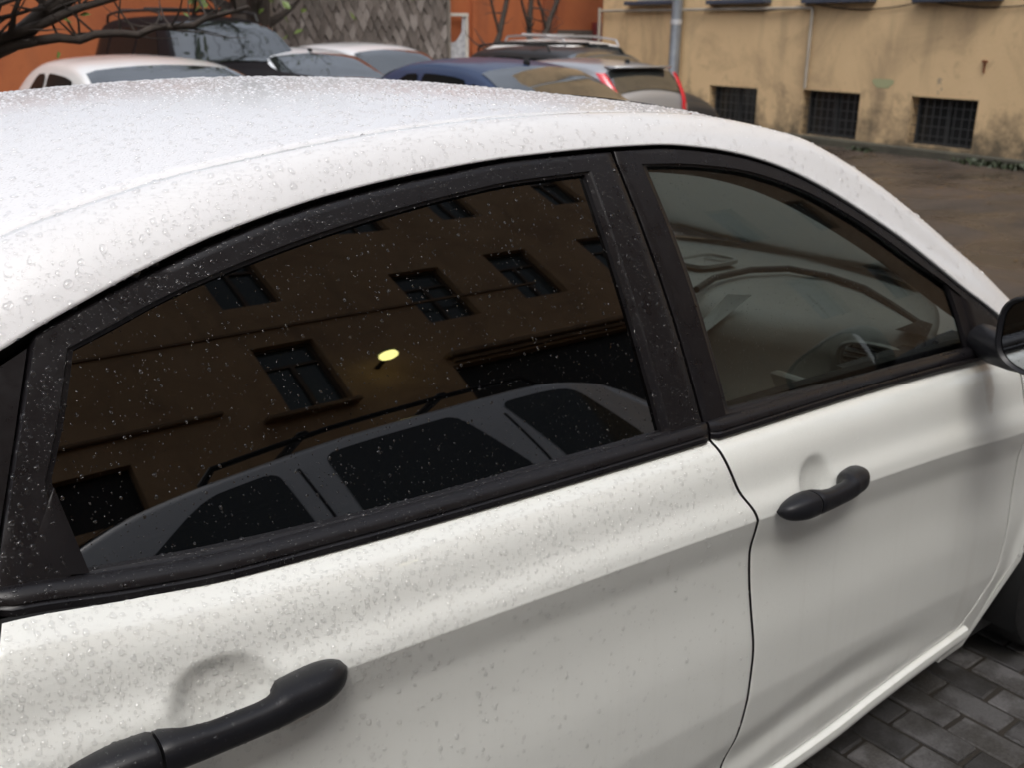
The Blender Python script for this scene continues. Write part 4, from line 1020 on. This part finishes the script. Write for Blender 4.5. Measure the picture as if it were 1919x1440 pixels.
for sd_ in SIDES:
    rows = []
    for k in range(141):
        x = lerp(-.62, 2.26, k/140); r = []
        y, z = rail_pt(x, 0); r.append((x, sd_*-(y+.030), z+.002)); r.append((x, sd_*-(y+.004), z-.0015))
        for t in [0, .04]+[j/14 for j in range(1, 15)]:
            y, z = rail_pt(x, t); r.append((x, sd_*-y, z))
        y, z = rail_pt(x, 1); r.append((x, sd_*-(y+.003), z-.004)); r.append((x, sd_*-(y+.004), z-.012))
        rows.append(r)
    MB().grid(rows, flip=sd_ > 0).build('roof_rail', PAINT_RAIL, car, smooth='all')
    # dark weather strip in the gap between rail and door frames
    rows = []
    for k in range(101):
        x = lerp(-.5, 2.2, k/100); zl = interp(WL, x); r = []
        for dz, dy in ((.006, .014), (-.006, .014), (-.022, .020)): r.append((x, sd_*-(Yu(x, zl)+dy), zl+dz))
        rows.append(r)
    MB().grid(rows).build('weather_strip', RUBBER, car, smooth='all')
    # body-coloured moulding in the roof ditch, greyed in colour to read as shade
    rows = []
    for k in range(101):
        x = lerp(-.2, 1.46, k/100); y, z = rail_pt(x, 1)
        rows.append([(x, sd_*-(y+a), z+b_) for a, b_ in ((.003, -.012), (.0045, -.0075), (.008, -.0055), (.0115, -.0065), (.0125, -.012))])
    MB().grid(rows, flip=sd_ > 0).build('roof_moulding', mat('shade_grey_moulding', (.22, .22, .23), .4) if 'shade_grey_moulding' not in bpy.data.materials else bpy.data.materials['shade_grey_moulding'], car)
for sd_ in SIDES:
    xs_ = [-.60, -.5, -.4, -.3, -.2, -.118]
    fill_between([(x, interp(WL, x)+.004) for x in xs_], [(x, interp(BELT, x)-.004) for x in xs_], 24, 8, car, 'rear_pillar', PAINT, sd_, -.004)
ZC = [(-.2, 1.385), (-.05, 1.408), (.1, 1.428), (.27, 1.445), (.36, 1.4535), (.45, 1.461), (.54, 1.4665), (.635, 1.471), (.773, 1.474), (.91, 1.4725), (1.07, 1.466), (1.25, 1.452), (1.42, 1.432), (1.56, 1.412)]
def roofz(x, y):
    ye, ze = rail_pt(x, 1); ye = abs(ye)-.015; ze -= .0015; zc = interp(ZC, x)
    return ze+(zc-ze)*(1-(abs(y)/ye)**2.3), ye
rows = []
for i in range(101):
    x = lerp(RX0, RX1, i/100); r = []
    _, ye = roofz(x, 0)
    r.append((x, -ye-.001, roofz(x, ye)[0]-.012)); 
    for k in range(-30, 31):
        y = ye*k/30; xx = x+(.10*(1-(k/30)**2) if i == 100 else .10*(1-(k/30)**2)*sstep(.9, RX1, x))
        r.append((xx, y, roofz(x, y)[0]+(interp(ZC, xx)-interp(ZC, x) if xx > x else 0)*(1-(k/30)**2)))
    r.append((x, ye+.001, roofz(x, ye)[0]-.012)); rows.append(r)
roof = MB().grid(rows, flip=False).build('roof', PAINT_ROOF, car, smooth='all')
# windscreen and rear window between the pillars
def screen(name, xt, xb, zt_c, zb_c, bow_t, bow_b, mt, par):
    rows = []
    for k in range(25):
        v = k/24; xs_ = lerp(xt, xb, v); y, z = rail_pt(xs_, .97); ys = abs(y)-.006; r = []
        xc = xs_+lerp(bow_t, bow_b, v); zc = lerp(zt_c, zb_c, v)+.03*math.sin(math.pi*v)
        for j in range(-16, 17):
            u = j/16; r.append((xs_+(xc-xs_)*(1-u*u), ys*u, z-.004+(zc-z+.004)*(1-abs(u)**2.2)))
        rows.append(r)
    return MB().grid(rows).build(name, mt, par, smooth='all')
screen('windscreen', 1.425, 2.20, 1.428, .945, .10, .24, GLASS, car)
screen('rear_window', -.11, -.56, 1.396, 1.055, -.03, -.10, GLASS_TINT, car)
# dark band at the base of the windscreen / wiper cowl
rows = [[(lerp(2.185, 2.30, u/4)+.23*(1-(j/16)**2), .70*j/16, .950+.006*u/4+.015*(1-(j/16)**2)) for j in range(-16, 17)] for u in range(5)]
MB().grid(rows).build('cowl', RUBBER, car, smooth='all')
# bonnet, boot lid, front and rear ends
def endpiece(name, xs, zc_t, mt, n=24, fall=None):
    rows = []
    for x in xs:
        zb_ = interp(BELT, x); ye = abs(ysurf(x, zb_))-.004; zc = interp(zc_t, x)
        rows.append([(x, ye*j/n, zb_-.002+(zc-zb_)*(1-abs(j/n)**2.6)) for j in range(-n, n+1)])
    return MB().grid(rows).build(name, mt, car, smooth='all')
BON = [(2.2, .945), (2.6, .91), (3.0, .81), (3.3, .70), (3.42, .62)]
BOOT = [(-.95, 1.0), (-.85, 1.055), (-.6, 1.07), (-.4, 1.075)]
rows = []
for k in range(31):
    u0 = k/30; r = []
    for j in range(-20, 21):
        v = j/20; xs_ = lerp(2.24+.24*(1-v*v), 3.36-.10*v*v, u0); zb_ = interp(BELT, xs_); ye = abs(ysurf(xs_, zb_))-.004
        r.append((xs_, ye*v, zb_-.002+(interp(BON, xs_)-zb_)*(1-abs(v)**2.6)))
    rows.append(r)
MB().grid(rows).build('bonnet', PAINT, car, smooth='all')
endpiece('boot_lid', [lerp(-.92, -.44, k/14) for k in range(15)], BOOT, PAINT)
def bumper(name, x0, sgn, zt_, mt):
    rows = []
    for k in range(13):
        t_ = k/12; z = lerp(.20, zt_, t_); d = .07*math.sin(math.pi*min(1, .15+.75*t_)) - .03*t_; r = []
        ye = abs(ysurf(x0, min(z, interp(BELT, x0))))
        for j in range(-20, 21):
            v = j/20; r.append((x0+sgn*((.13+d)*(1-abs(v)**2.8)), ye*v, z))
        rows.append(r)
    return MB().grid(rows).build(name, mt, car, smooth='all')
bumper('front_bumper', 3.30, 1, interp(BELT, 3.3), PAINT); bumper('rear_bumper', -.70, -1, interp(BELT, -.7), PAINT)
rows = [[(lerp(-.70, -.93, u/4), (abs(ysurf(-.7, 1.0))-.01*u)*j/16, 1.02+.0*u) for j in range(-16, 17)] for u in range(5)]
for s_ in SIDES:
    P = [[(lerp(2.98, 3.29, u/8), s_*(abs(ysurf(lerp(2.98, 3.29, u/8), lerp(.62, .76, v/5)))+.006), lerp(.62, .76-.04*u/8, v/5)) for v in range(6)] for u in range(9)]
    MB().grid(P).build('headlight', LAMPG, car, smooth='all')
    P = [[(lerp(-.69, -.48, u/8), s_*(abs(ysurf(lerp(-.69, -.48, u/8), lerp(.80, .96, v/5)))+.006), lerp(.80, .96, v/5)) for v in range(6)] for u in range(9)]
    MB().grid(P).build('taillight', REDL, car, smooth='all')
MB().box((1.2, 0, .17), (4.0, 1.5, .06)).build('underbody', DARK, car, smooth=False)

# ---- door mirrors
MIRG = mat('mirror_glass', (.38, .40, .42), .0, metal=1)
for sd_ in SIDES:
    df = doors['front', sd_]
    def sq(t, a, b, e=3.2):
        c_, s_ = math.cos(t), math.sin(t); return a*math.copysign(abs(c_)**(2/e), c_), b*math.copysign(abs(s_)**(2/e), s_)
    rows = []
    cy_, cz_ = -.985, 1.036
    for dx, sc_ in ((-.010, .90), (-.016, .95), (-.014, .985), (0, 1.0), (.03, 1.0), (.065, .93), (.09, .75), (.103, .45), (.106, .05)):
        r = []
        for k in range(36):
            a, b_ = sq(2*math.pi*k/36, .120*sc_, .078*sc_)
            y = cy_-a; z = cz_+b_-.10*(a)*.35; r.append((1.865+dx+.10*(a+.12)*-1*.6, sd_*-y, z))
        rows.append(r)
    mr_ = MB().grid(rows, cv=True).build('side_mirror', HANDLE, df)
    r = [(1.865-.008+.10*(a+.12)*-.6, sd_*-(cy_-a), cz_+b_-.035*a) for a, b_ in [sq(2*math.pi*k/36, .120*.89, .078*.88) for k in range(36)]]
    cc = (1.865-.008-.0072, sd_*-cy_, cz_)
    b = MB(); b.v = r+[cc]; b.f = [(k, (k+1) % 36, 36) for k in range(36)]; b.build('mirror_glass', MIRG, mr_, smooth='all')
    MB().tube([(2.00, sd_*.77, .965), (1.97, sd_*.82, .965), (1.93, sd_*.88, .968), (1.91, sd_*.93, .985)], [.035, .036, .03, .025], 12).build('mirror_foot', HANDLE, mr_)

# ---- cabin
TRIM = noisy('grey_trim', (.16, .155, .145), (.20, .195, .18), 60, .7, .0005, 800)
HEADL = noisy('headliner', (.32, .31, .28), (.36, .345, .31), 90, .9)
DASHM = black_plastic('dash_plastic', (.33, .325, .30), .55, 500, .0004)
DASHD = black_plastic('dark_dash_plastic', (.03, .03, .03), .5, 500, .0003)
SEATM = noisy('seat_cloth', (.030, .030, .032), (.05, .05, .055), 120, .9, .001, 900)
rows = []
for k in range(45):
    y = lerp(-.675, .675, k/44); e = abs(y)/.70; xf = 2.42-.14*(abs(y)/.49)**3.5; xr = 1.93+.06*math.cos(y*5.2)*0+.05*(1-e**2)*-1
    hood = .030*math.exp(-((y-.36)/.20)**2)
    xr += .09*sstep(.25, .5, abs(y))
    sec = [(xf, .957), (xf-.01, .948), (lerp(xf, xr, .3), .940), (lerp(xf, xr, .65), .945+hood*.8), (lerp(xf, xr, .9), .938+hood), (xr, .925+hood), (xr-.025, .900+hood*.5), (xr-.035, .86), (xr-.03, .80), (xr-.06, .72), (xr-.02, .58), (xr+.1, .5)]
    rows.append([(x, y, z-.012*e**4) for x, z in sec])
dash = MB().grid(rows).build('dashboard', DASHM, car, smooth='all')
# curved ridge across the passenger side of the dashboard
MB().tube([(1.87, -.10, .955), (1.98, -.06, .962), (2.13, -.055, .963), (2.25, -.09, .957), (2.285, -.20, .951), (2.25, -.33, .949), (2.17, -.46, .945), (2.09, -.585, .938), (2.03, -.63, .925), (1.96, -.65, .905)], [.009]*10, 8).build('dash_ridge', DASHD, dash)
for s_ in SIDES: MB().grid([[(lerp(1.75, 2.20, u/8), s_*lerp(.60, .735, v/3), .912) for v in range(4)] for u in range(9)]).build('side_filler', DASHD, car, smooth=False)
# vents
def vent(nm, c, a, b_, rz, slats, par, tilt=.5):
    root_pts = []
    M_ = Matrix.Translation(c) @ Matrix.Rotation(rz, 4, 'Z') @ Matrix.Rotation(tilt, 4, 'Y')
    ringr = []
    for s0, d in ((1.14, 0), (1.10, .008), (1.0, .008), (.96, -.012)):
        ringr.append([tuple(M_ @ Vector((d, a*s0*math.copysign(abs(math.cos(t_))**.7, math.cos(t_)), b_*s0*math.copysign(abs(math.sin(t_))**.7, math.sin(t_))))) for t_ in [2*math.pi*k/28 for k in range(28)]])
    o = MB().grid(ringr, cv=True).build(nm, DASHM, par)
    q_ = MB(); q_.add([tuple(M_ @ Vector((-.012, a*.97*math.cos(t_), b_*.97*math.sin(t_)))) for t_ in [2*math.pi*k/28 for k in range(28)]], [tuple(range(28))]); q_.build('vent_well', DARK, o, smooth=False)
    for k in range(slats):
        z = lerp(-b_*.75, b_*.75, k/(slats-1)); hw_ = a*math.sqrt(max(.05, 1-(z/b_)**2))*.95
        MB().box((0, 0, z), (.012, 2*hw_, .0035), M=M_ @ Matrix.Translation((-.002, 0, 0))).build('slat', DASHM, o, smooth=False)
    return o
vent('air_vent', (1.955, -.560, .868), .075, .046, math.pi+.25, 6, dash, .25)
vent('air_vent', (1.832, -.08, .872), .07, .04, math.pi, 5, dash, .25)
vent('air_vent', (1.832, .08, .872), .07, .04, math.pi, 5, dash, .25)
MB().add([(1.98, -.585, .947), (2.10, -.575, .947), (2.10, -.605, .944), (2.02, -.640, .936)], [(0, 1, 2, 3)]).build('demister_grille', DARK, dash, smooth=False)
b = MB(); b.grid([[tuple((2.125+.085*s_*math.copysign(abs(math.cos(t_))**.5, math.cos(t_)), .095+.062*s_*math.copysign(abs(math.sin(t_))**.5, math.sin(t_)), .957+h)) for t_ in [2*math.pi*k/24 for k in range(24)]] for s_, h in ((1, 0), (1, .010), (.86, .010), (.82, .003), (.02, .003))], cv=True)
b.build('top_tray', DASHM, dash)
MB().box((2.16, .085, .964), (.02, .075, .004), rz=.35).build('chrome_strip', CHROME, dash, smooth=False)
# glovebox panel, door cards, console
MB().box((1.895, -.36, .72), (.02, .42, .17), bev=.008).build('glovebox', DASHM, dash)
BRIGHT_PATCH = [(1.875, -.195, .962), (1.885, -.262, .972), (1.838, -.173, .870), (1.832, -.155, .842), (1.848, -.151, .895)]  # pale sheet added in place of a bright patch seen through the glass
pp_ = MB().add(BRIGHT_PATCH, [(0, 1, 2, 3, 4)]).add([(x+.0006, y, z) for x, y, z in BRIGHT_PATCH], [(4, 3, 2, 1, 0)]).build('bright_patch_sheet', mat('pale_patch', (.72, .76, .74), .8), None, smooth=False)
tag(pp_, 'pale sheet added at the middle of the dashboard inside the white saloon, standing in for a bright view outside', 'bright patch')
MB().box((1.868, 0, .76), (.03, .20, .16), bev=.01).build('centre_screen', DASHD, dash)
MB().box((1.55, 0, .50), (.8, .20, .22), bev=.04).build('console', DASHD, car)
sw = MB(); cx_, cy_, cz_ = 1.70, .36, .86
pts = [(cx_+.18*math.sin(t_)*.42, cy_+.18*math.cos(t_), cz_+.18*math.sin(t_)*.9) for t_ in [2*math.pi*k/32 for k in range(33)]]
sw.tube(pts, .014, 10, caps=False); sw.tube([(cx_-.01, cy_-.17, cz_), (cx_+.03, cy_, cz_-.01), (cx_-.01, cy_+.17, cz_)], [.016, .045, .016], 8); sw.tube([(cx_+.03, cy_, cz_), (cx_+.22, cy_, cz_-.06)], .03, 8)
sw.build('steering_wheel', DASHD, car)
def rbox(name, c, d, mt, par, bev=.04, rot=0):
    b = MB(); b.box((0, 0, 0), d, bev=bev, M=Matrix.Translation(c) @ Matrix.Rotation(rot, 4, 'Y')); o = b.build(name, mt, par)
    s = o.modifiers.new('round', 'BEVEL'); s.width = bev*.4; s.segments = 3; return o
for y in (-.36, .36):
    c_ = rbox('front_seat', (1.22, y, .48), (.50, .48, .16), SEATM, car, .05, -.06)
    rbox('backrest', (.97, y, .76), (.13, .46, .58), SEATM, c_, .05, -.30); rbox('headrest', (.845, y, 1.13), (.09, .25, .17), SEATM, c_, .035, -.2)
    MB().tube([(.89, y-.06, 1.0), (.855, y-.06, 1.1)], .007, 8).tube([(.89, y+.06, 1.0), (.855, y+.06, 1.1)], .007, 8).build('headrest_post', CHROME, c_)
rs_ = rbox('rear_seat', (.30, 0, .48), (.48, 1.25, .16), SEATM, car, .05); rbox('backrest', (.03, 0, .76), (.13, 1.25, .55), SEATM, rs_, .05, -.35)
MB().box((1.0, 0, .22), (2.6, 1.4, .02)).build('cabin_floor', DARK, car, smooth=False)
MB().box((-.30, 0, .98), (.50, 1.15, .02)).build('parcel_shelf', DASHD, car, smooth=False)
# headliner and pillar trims, inside door cards
rows = [[(x, y, roofz(x, y)[0]-.028) for y in [lerp(-.55, .55, k/20) for k in range(21)]] for x in [lerp(-.12, 1.44, i/30) for i in range(31)]]
MB().grid(rows).build('headliner', HEADL, car, smooth='all')
for sd_ in SIDES:
    rows = []
    for k in range(60):
        x = lerp(1.16, 2.16, k/59); zl = interp(WL, x); y, z = rail_pt(x, 0); y2, z2 = rail_pt(x, 1)
        rows.append([(x, sd_*-(y+.055), z-.050), (x, sd_*-(y+.045), z-.02), (x, sd_*-(y+.07), z+.015), (x, sd_*-(y2+.02), z2-.022)])
    MB().grid(rows).build('pillar_trim', TRIM, car, smooth='all')
    rows = [[(x, sd_*-(Yu(x, .94)+a), interp(BELT, x)+b_) for a, b_ in ((.035, .022), (.07, .015), (.085, -.03), (.09, -.25), (.10, -.55))] for x in [lerp(.40, 2.1, k/20) for k in range(21)]]
    MB().grid(rows).build('door_card', DASHD, car, smooth='all')
    rows = [[(x, sd_*-(Yu(x, z)+.05+.015*e), z) for x, e in ((1.085, -1), (1.10, 0), (1.16, 0), (1.175, -1))] for z in [lerp(.93, 1.36, k/10) for k in range(11)]]
    MB().grid(rows).build('pillar_trim', TRIM, car, smooth='all')
rbox('sun_visor', (1.49, -.34, 1.335), (.15, .34, .016), HEADL, car, .01, .35)
rbox('sun_visor', (1.49, .34, 1.335), (.15, .34, .016), HEADL, car, .01, .35)
rbox('rear_view_mirror', (1.66, .0, 1.30), (.03, .22, .06), RUBBER, car, .02, .1)

# ---- rain drops: thousands of small domes lying on paint, film and glass
drng = np.random.default_rng(5)
def scatter_drops(obj, specs, region=None):
    """specs: list of (count, rmin, rmax, power, wetfilter)"""
    me = obj.data; n = len(me.vertices); co = np.empty(n*3); me.vertices.foreach_get('co', co); co = co.reshape(-1, 3)
    me.calc_loop_triangles(); nt_ = len(me.loop_triangles); tri = np.empty(nt_*3, dtype=np.int32); me.loop_triangles.foreach_get('vertices', tri); tri = tri.reshape(-1, 3)
    a, b, c = co[tri[:, 0]], co[tri[:, 1]], co[tri[:, 2]]
    nr = np.cross(b-a, c-a); ar = np.linalg.norm(nr, axis=1); ok = ar > 1e-12; nr[ok] /= ar[ok][:, None]
    cen = (a+b+c)/3
    outw = np.stack([np.zeros(len(cen)), np.where(cen[:, 1] < 0, -1, 1)*.6, np.ones(len(cen))*.8], 1)
    flip = (nr*outw).sum(1) < 0; nr[flip] *= -1
    wgt = ar*((nr[:, 1] < -.25) | (nr[:, 2] > .5))
    if region is not None: wgt = wgt*region(cen, nr)
    wgt = wgt/wgt.sum(); res = []
    for cnt, r0, r1, pw in specs:
        t_ = drng.choice(len(wgt), cnt, p=wgt); u = drng.random((cnt, 2)); f = u.sum(1) > 1; u[f] = 1-u[f]
        p = a[t_]+(b[t_]-a[t_])*u[:, :1]+(c[t_]-a[t_])*u[:, 1:]
        r = r0+(r1-r0)*drng.random(cnt)**pw; res.append((p, nr[t_], r))
    return np.concatenate([x[0] for x in res]), np.concatenate([x[1] for x in res]), np.concatenate([x[2] for x in res])
def build_drops(name, sets, parent, flat=.46, gap=1.15, wm=None):
    P = np.concatenate([s[0] for s in sets]); Nn = np.concatenate([s[1] for s in sets]); Rr = np.concatenate([s[2] for s in sets])
    order = np.argsort(-Rr); P, Nn, Rr = P[order], Nn[order], Rr[order]
    # drop overlapping candidates with a hash grid
    cell = .008; gridd = {}; keepi = []
    for i in range(len(P)):
        k = tuple((P[i]//cell).astype(int)); bad = False
        for dx in (-1, 0, 1):
            for dy in (-1, 0, 1):
                for dz in (-1, 0, 1):
                    for j in gridd.get((k[0]+dx, k[1]+dy, k[2]+dz), ()):
                        d = P[i]-P[j]
                        if d@d < ((Rr[i]+Rr[j])*gap*.92)**2: bad = True; break
                    if bad: break
                if bad: break
            if bad: break
        if not bad: gridd.setdefault(k, []).append(i); keepi.append(i)
    P, Nn, Rr = P[keepi], Nn[keepi], Rr[keepi]; n = len(P)
    K = 10; g_ = np.array([0, 0, -1.0]); dn = g_-Nn*(Nn@g_)[:, None]; ln = np.linalg.norm(dn, axis=1); dn /= np.maximum(ln, 1e-6)[:, None]
    weak = ln < .12; dn[weak] = np.cross(Nn[weak], [1, 0, 0]); dn /= np.linalg.norm(dn, axis=1)[:, None]
    sidev = np.cross(Nn, dn)
    ang = np.arange(K)*2*np.pi/K
    ph = drng.random((n, 3))*2*np.pi; am = drng.random((n, 3))*np.array([.16, .14, .10])*np.clip(Rr/.0016, .5, 1.6)[:, None]
    rad = 1+am[:, :1]*np.cos(2*ang+ph[:, :1])+am[:, 1:2]*np.cos(3*ang+ph[:, 1:2])+am[:, 2:]*np.cos(5*ang+ph[:, 2:])
    el_ = 1+.22*drng.random(n)*np.clip(ln, 0, 1)
    ca, sa = np.cos(ang), np.sin(ang)
    rings = []
    for s_, h_, sag in ((1.0, -.05, 0), (.93, .30, .03), (.70, .72, .09), (.36, .95, .12)):
        x = rad*ca*s_*Rr[:, None]; y = (rad*sa*s_*el_[:, None]+sag)*Rr[:, None]     # y runs downhill
        q_ = P[:, None, :]+sidev[:, None, :]*x[..., None]+dn[:, None, :]*y[..., None]+Nn[:, None, :]*(h_*flat*Rr)[:, None, None]
        rings.append(q_)
    top_ = P+dn*(.14*Rr)[:, None]+Nn*(flat*Rr)[:, None]
    V = np.concatenate([np.stack(rings, 1).reshape(n, 4*K, 3), top_[:, None, :]], 1).reshape(-1, 3)
    base = []
    for r_ in range(3):
        for k in range(K): base.append((r_*K+k, r_*K+(k+1) % K, (r_+1)*K+(k+1) % K, (r_+1)*K+k))
    quads = (np.array(base)[None]+(np.arange(n)*(4*K+1))[:, None, None]).reshape(-1, 4)
    trib = np.array([(3*K+k, 3*K+(k+1) % K, 4*K) for k in range(K)]); tris = (trib[None]+(np.arange(n)*(4*K+1))[:, None, None]).reshape(-1, 3)
    me = bpy.data.meshes.new(name); nq, nt2 = len(quads), len(tris)
    me.vertices.add(len(V)); me.vertices.foreach_set('co', V.astype(np.float32).ravel())
    me.loops.add(nq*4+nt2*3); me.loops.foreach_set('vertex_index', np.concatenate([quads.ravel(), tris.ravel()]).astype(np.int32))
    me.polygons.add(nq+nt2); ls = np.concatenate([np.arange(nq)*4, nq*4+np.arange(nt2)*3]).astype(np.int32); me.polygons.foreach_set('loop_start', ls)
    me.polygons.foreach_set('use_smooth', np.ones(nq+nt2, dtype=bool)); me.update(calc_edges=True)
    # make sure normals look outwards
    i0 = quads[0]; nn = np.cross(V[i0[1]]-V[i0[0]], V[i0[2]]-V[i0[0]])
    i0 = tris[0]; nn = np.cross(V[i0[1]]-V[i0[0]], V[i0[2]]-V[i0[0]])
    if nn@Nn[0] < 0: me.flip_normals()
    print('drop normal', float(nn@Nn[0]))
    me.materials.append(wm or WATER); o = bpy.data.objects.new(name, me); col.objects.link(o); o.parent = parent; o['kind'] = 'stuff'
    print(name, n); return o
def children(o, nm): return [c for c in o.children if c.name.split('.')[0] == nm]
near_door = lambda c, nr: np.where((c[:, 0] > .0) & (c[:, 0] < 1.5), 1.0, .25)*np.where(c[:, 2] > np.interp(c[:, 0], [0, .44, .6, 1.2, 2.2], [.80, .80, .86, .828, .742]), 1.0, .13)
D = []
D.append(scatter_drops(doors['rear', -1], [(3200, .0018, .0042, 1.8), (7000, .0006, .0016, 1.3)], lambda c, nr: near_door(c, nr)*np.interp(c[:, 0], [.1, .6, 1.2], [1.2, .8, .35])))
D.append(scatter_drops(doors['front', -1], [(900, .0010, .0019, 2), (5500, .0005, .0011, 1.3)], near_door))
rl = children(car, 'roof_rail')[0]; rl = [c for c in children(car, 'roof_rail') if c.data.vertices[0].co.y < 0][0]
D.append(scatter_drops(rl, [(760, .0024, .0056, 1.5), (4200, .0009, .0022, 1.4), (5000, .0005, .0011, 1.2)], lambda c, nr: np.where((c[:, 0] > .05) & (c[:, 0] < 2.25), 1, 0)*np.interp(c[:, 0], [.2, .9, 1.5, 2.2], [1.3, .8, .5, .3])))
D.append(scatter_drops(roof, [(5200, .0020, .0048, 1.6), (12000, .0009, .0022, 1.3)], lambda c, nr: np.where((c[:, 0] > .0) & (nr[:, 2] > .4), 1, 0)))
build_drops('rain_drops_on_paint', D, car)
D = []
fr = children(doors['rear', -1], 'window_frame')[0]; gl = children(doors['rear', -1], 'window_glass')[0]; ml = children(doors['rear', -1], 'belt_moulding')[0]
lf = lambda c, nr: np.interp(c[:, 0], [.1, .5, 1.0, 1.2], [1.2, 1.1, .9, .8])
D.append(scatter_drops(fr, [(1500, .0015, .0036, 1.6), (4200, .0006, .0014, 1.3)], lf))
D.append(scatter_drops(gl, [(420, .0010, .0024, 2.0), (2300, .0004, .0011, 1.5)], lf))
D.append(scatter_drops(ml, [(700, .0010, .0022, 1.5), (700, .0005, .0011, 1.5)], lambda c, nr: np.interp(c[:, 0], [.1, .7, 1.2], [1.6, 1, .25])))
fr2 = children(doors['front', -1], 'window_frame')[0]; gl2 = children(doors['front', -1], 'window_glass')[0]
D.append(scatter_drops(fr2, [(400, .0008, .0014, 2), (2200, .0004, .0009, 1.3)], lambda c, nr: np.interp(c[:, 0], [1.1, 1.5, 2.1], [1.3, .8, .3])))
D.append(scatter_drops(gl2, [(1900, .0004, .0011, 1.6)], lambda c, nr: np.interp(c[:, 0], [1.2, 1.6, 1.95], [1.3, .8, .3])))
build_drops('rain_drops_on_glass', D, car, wm=WATER_DARK)
D = [scatter_drops(h_, [(40, .0016, .003, 1.6), (160, .0007, .0016, 1.4)]) for h_ in children(doors['rear', -1], 'door_handle')+children(doors['rear', -1], 'handle_cap')]
D += [scatter_drops(h_, [(60, .0006, .0011, 1.4)]) for h_ in children(doors['front', -1], 'door_handle')+children(doors['front', -1], 'handle_cap')]
build_drops('rain_drops_on_handles', D, car, wm=WATER_DARK)
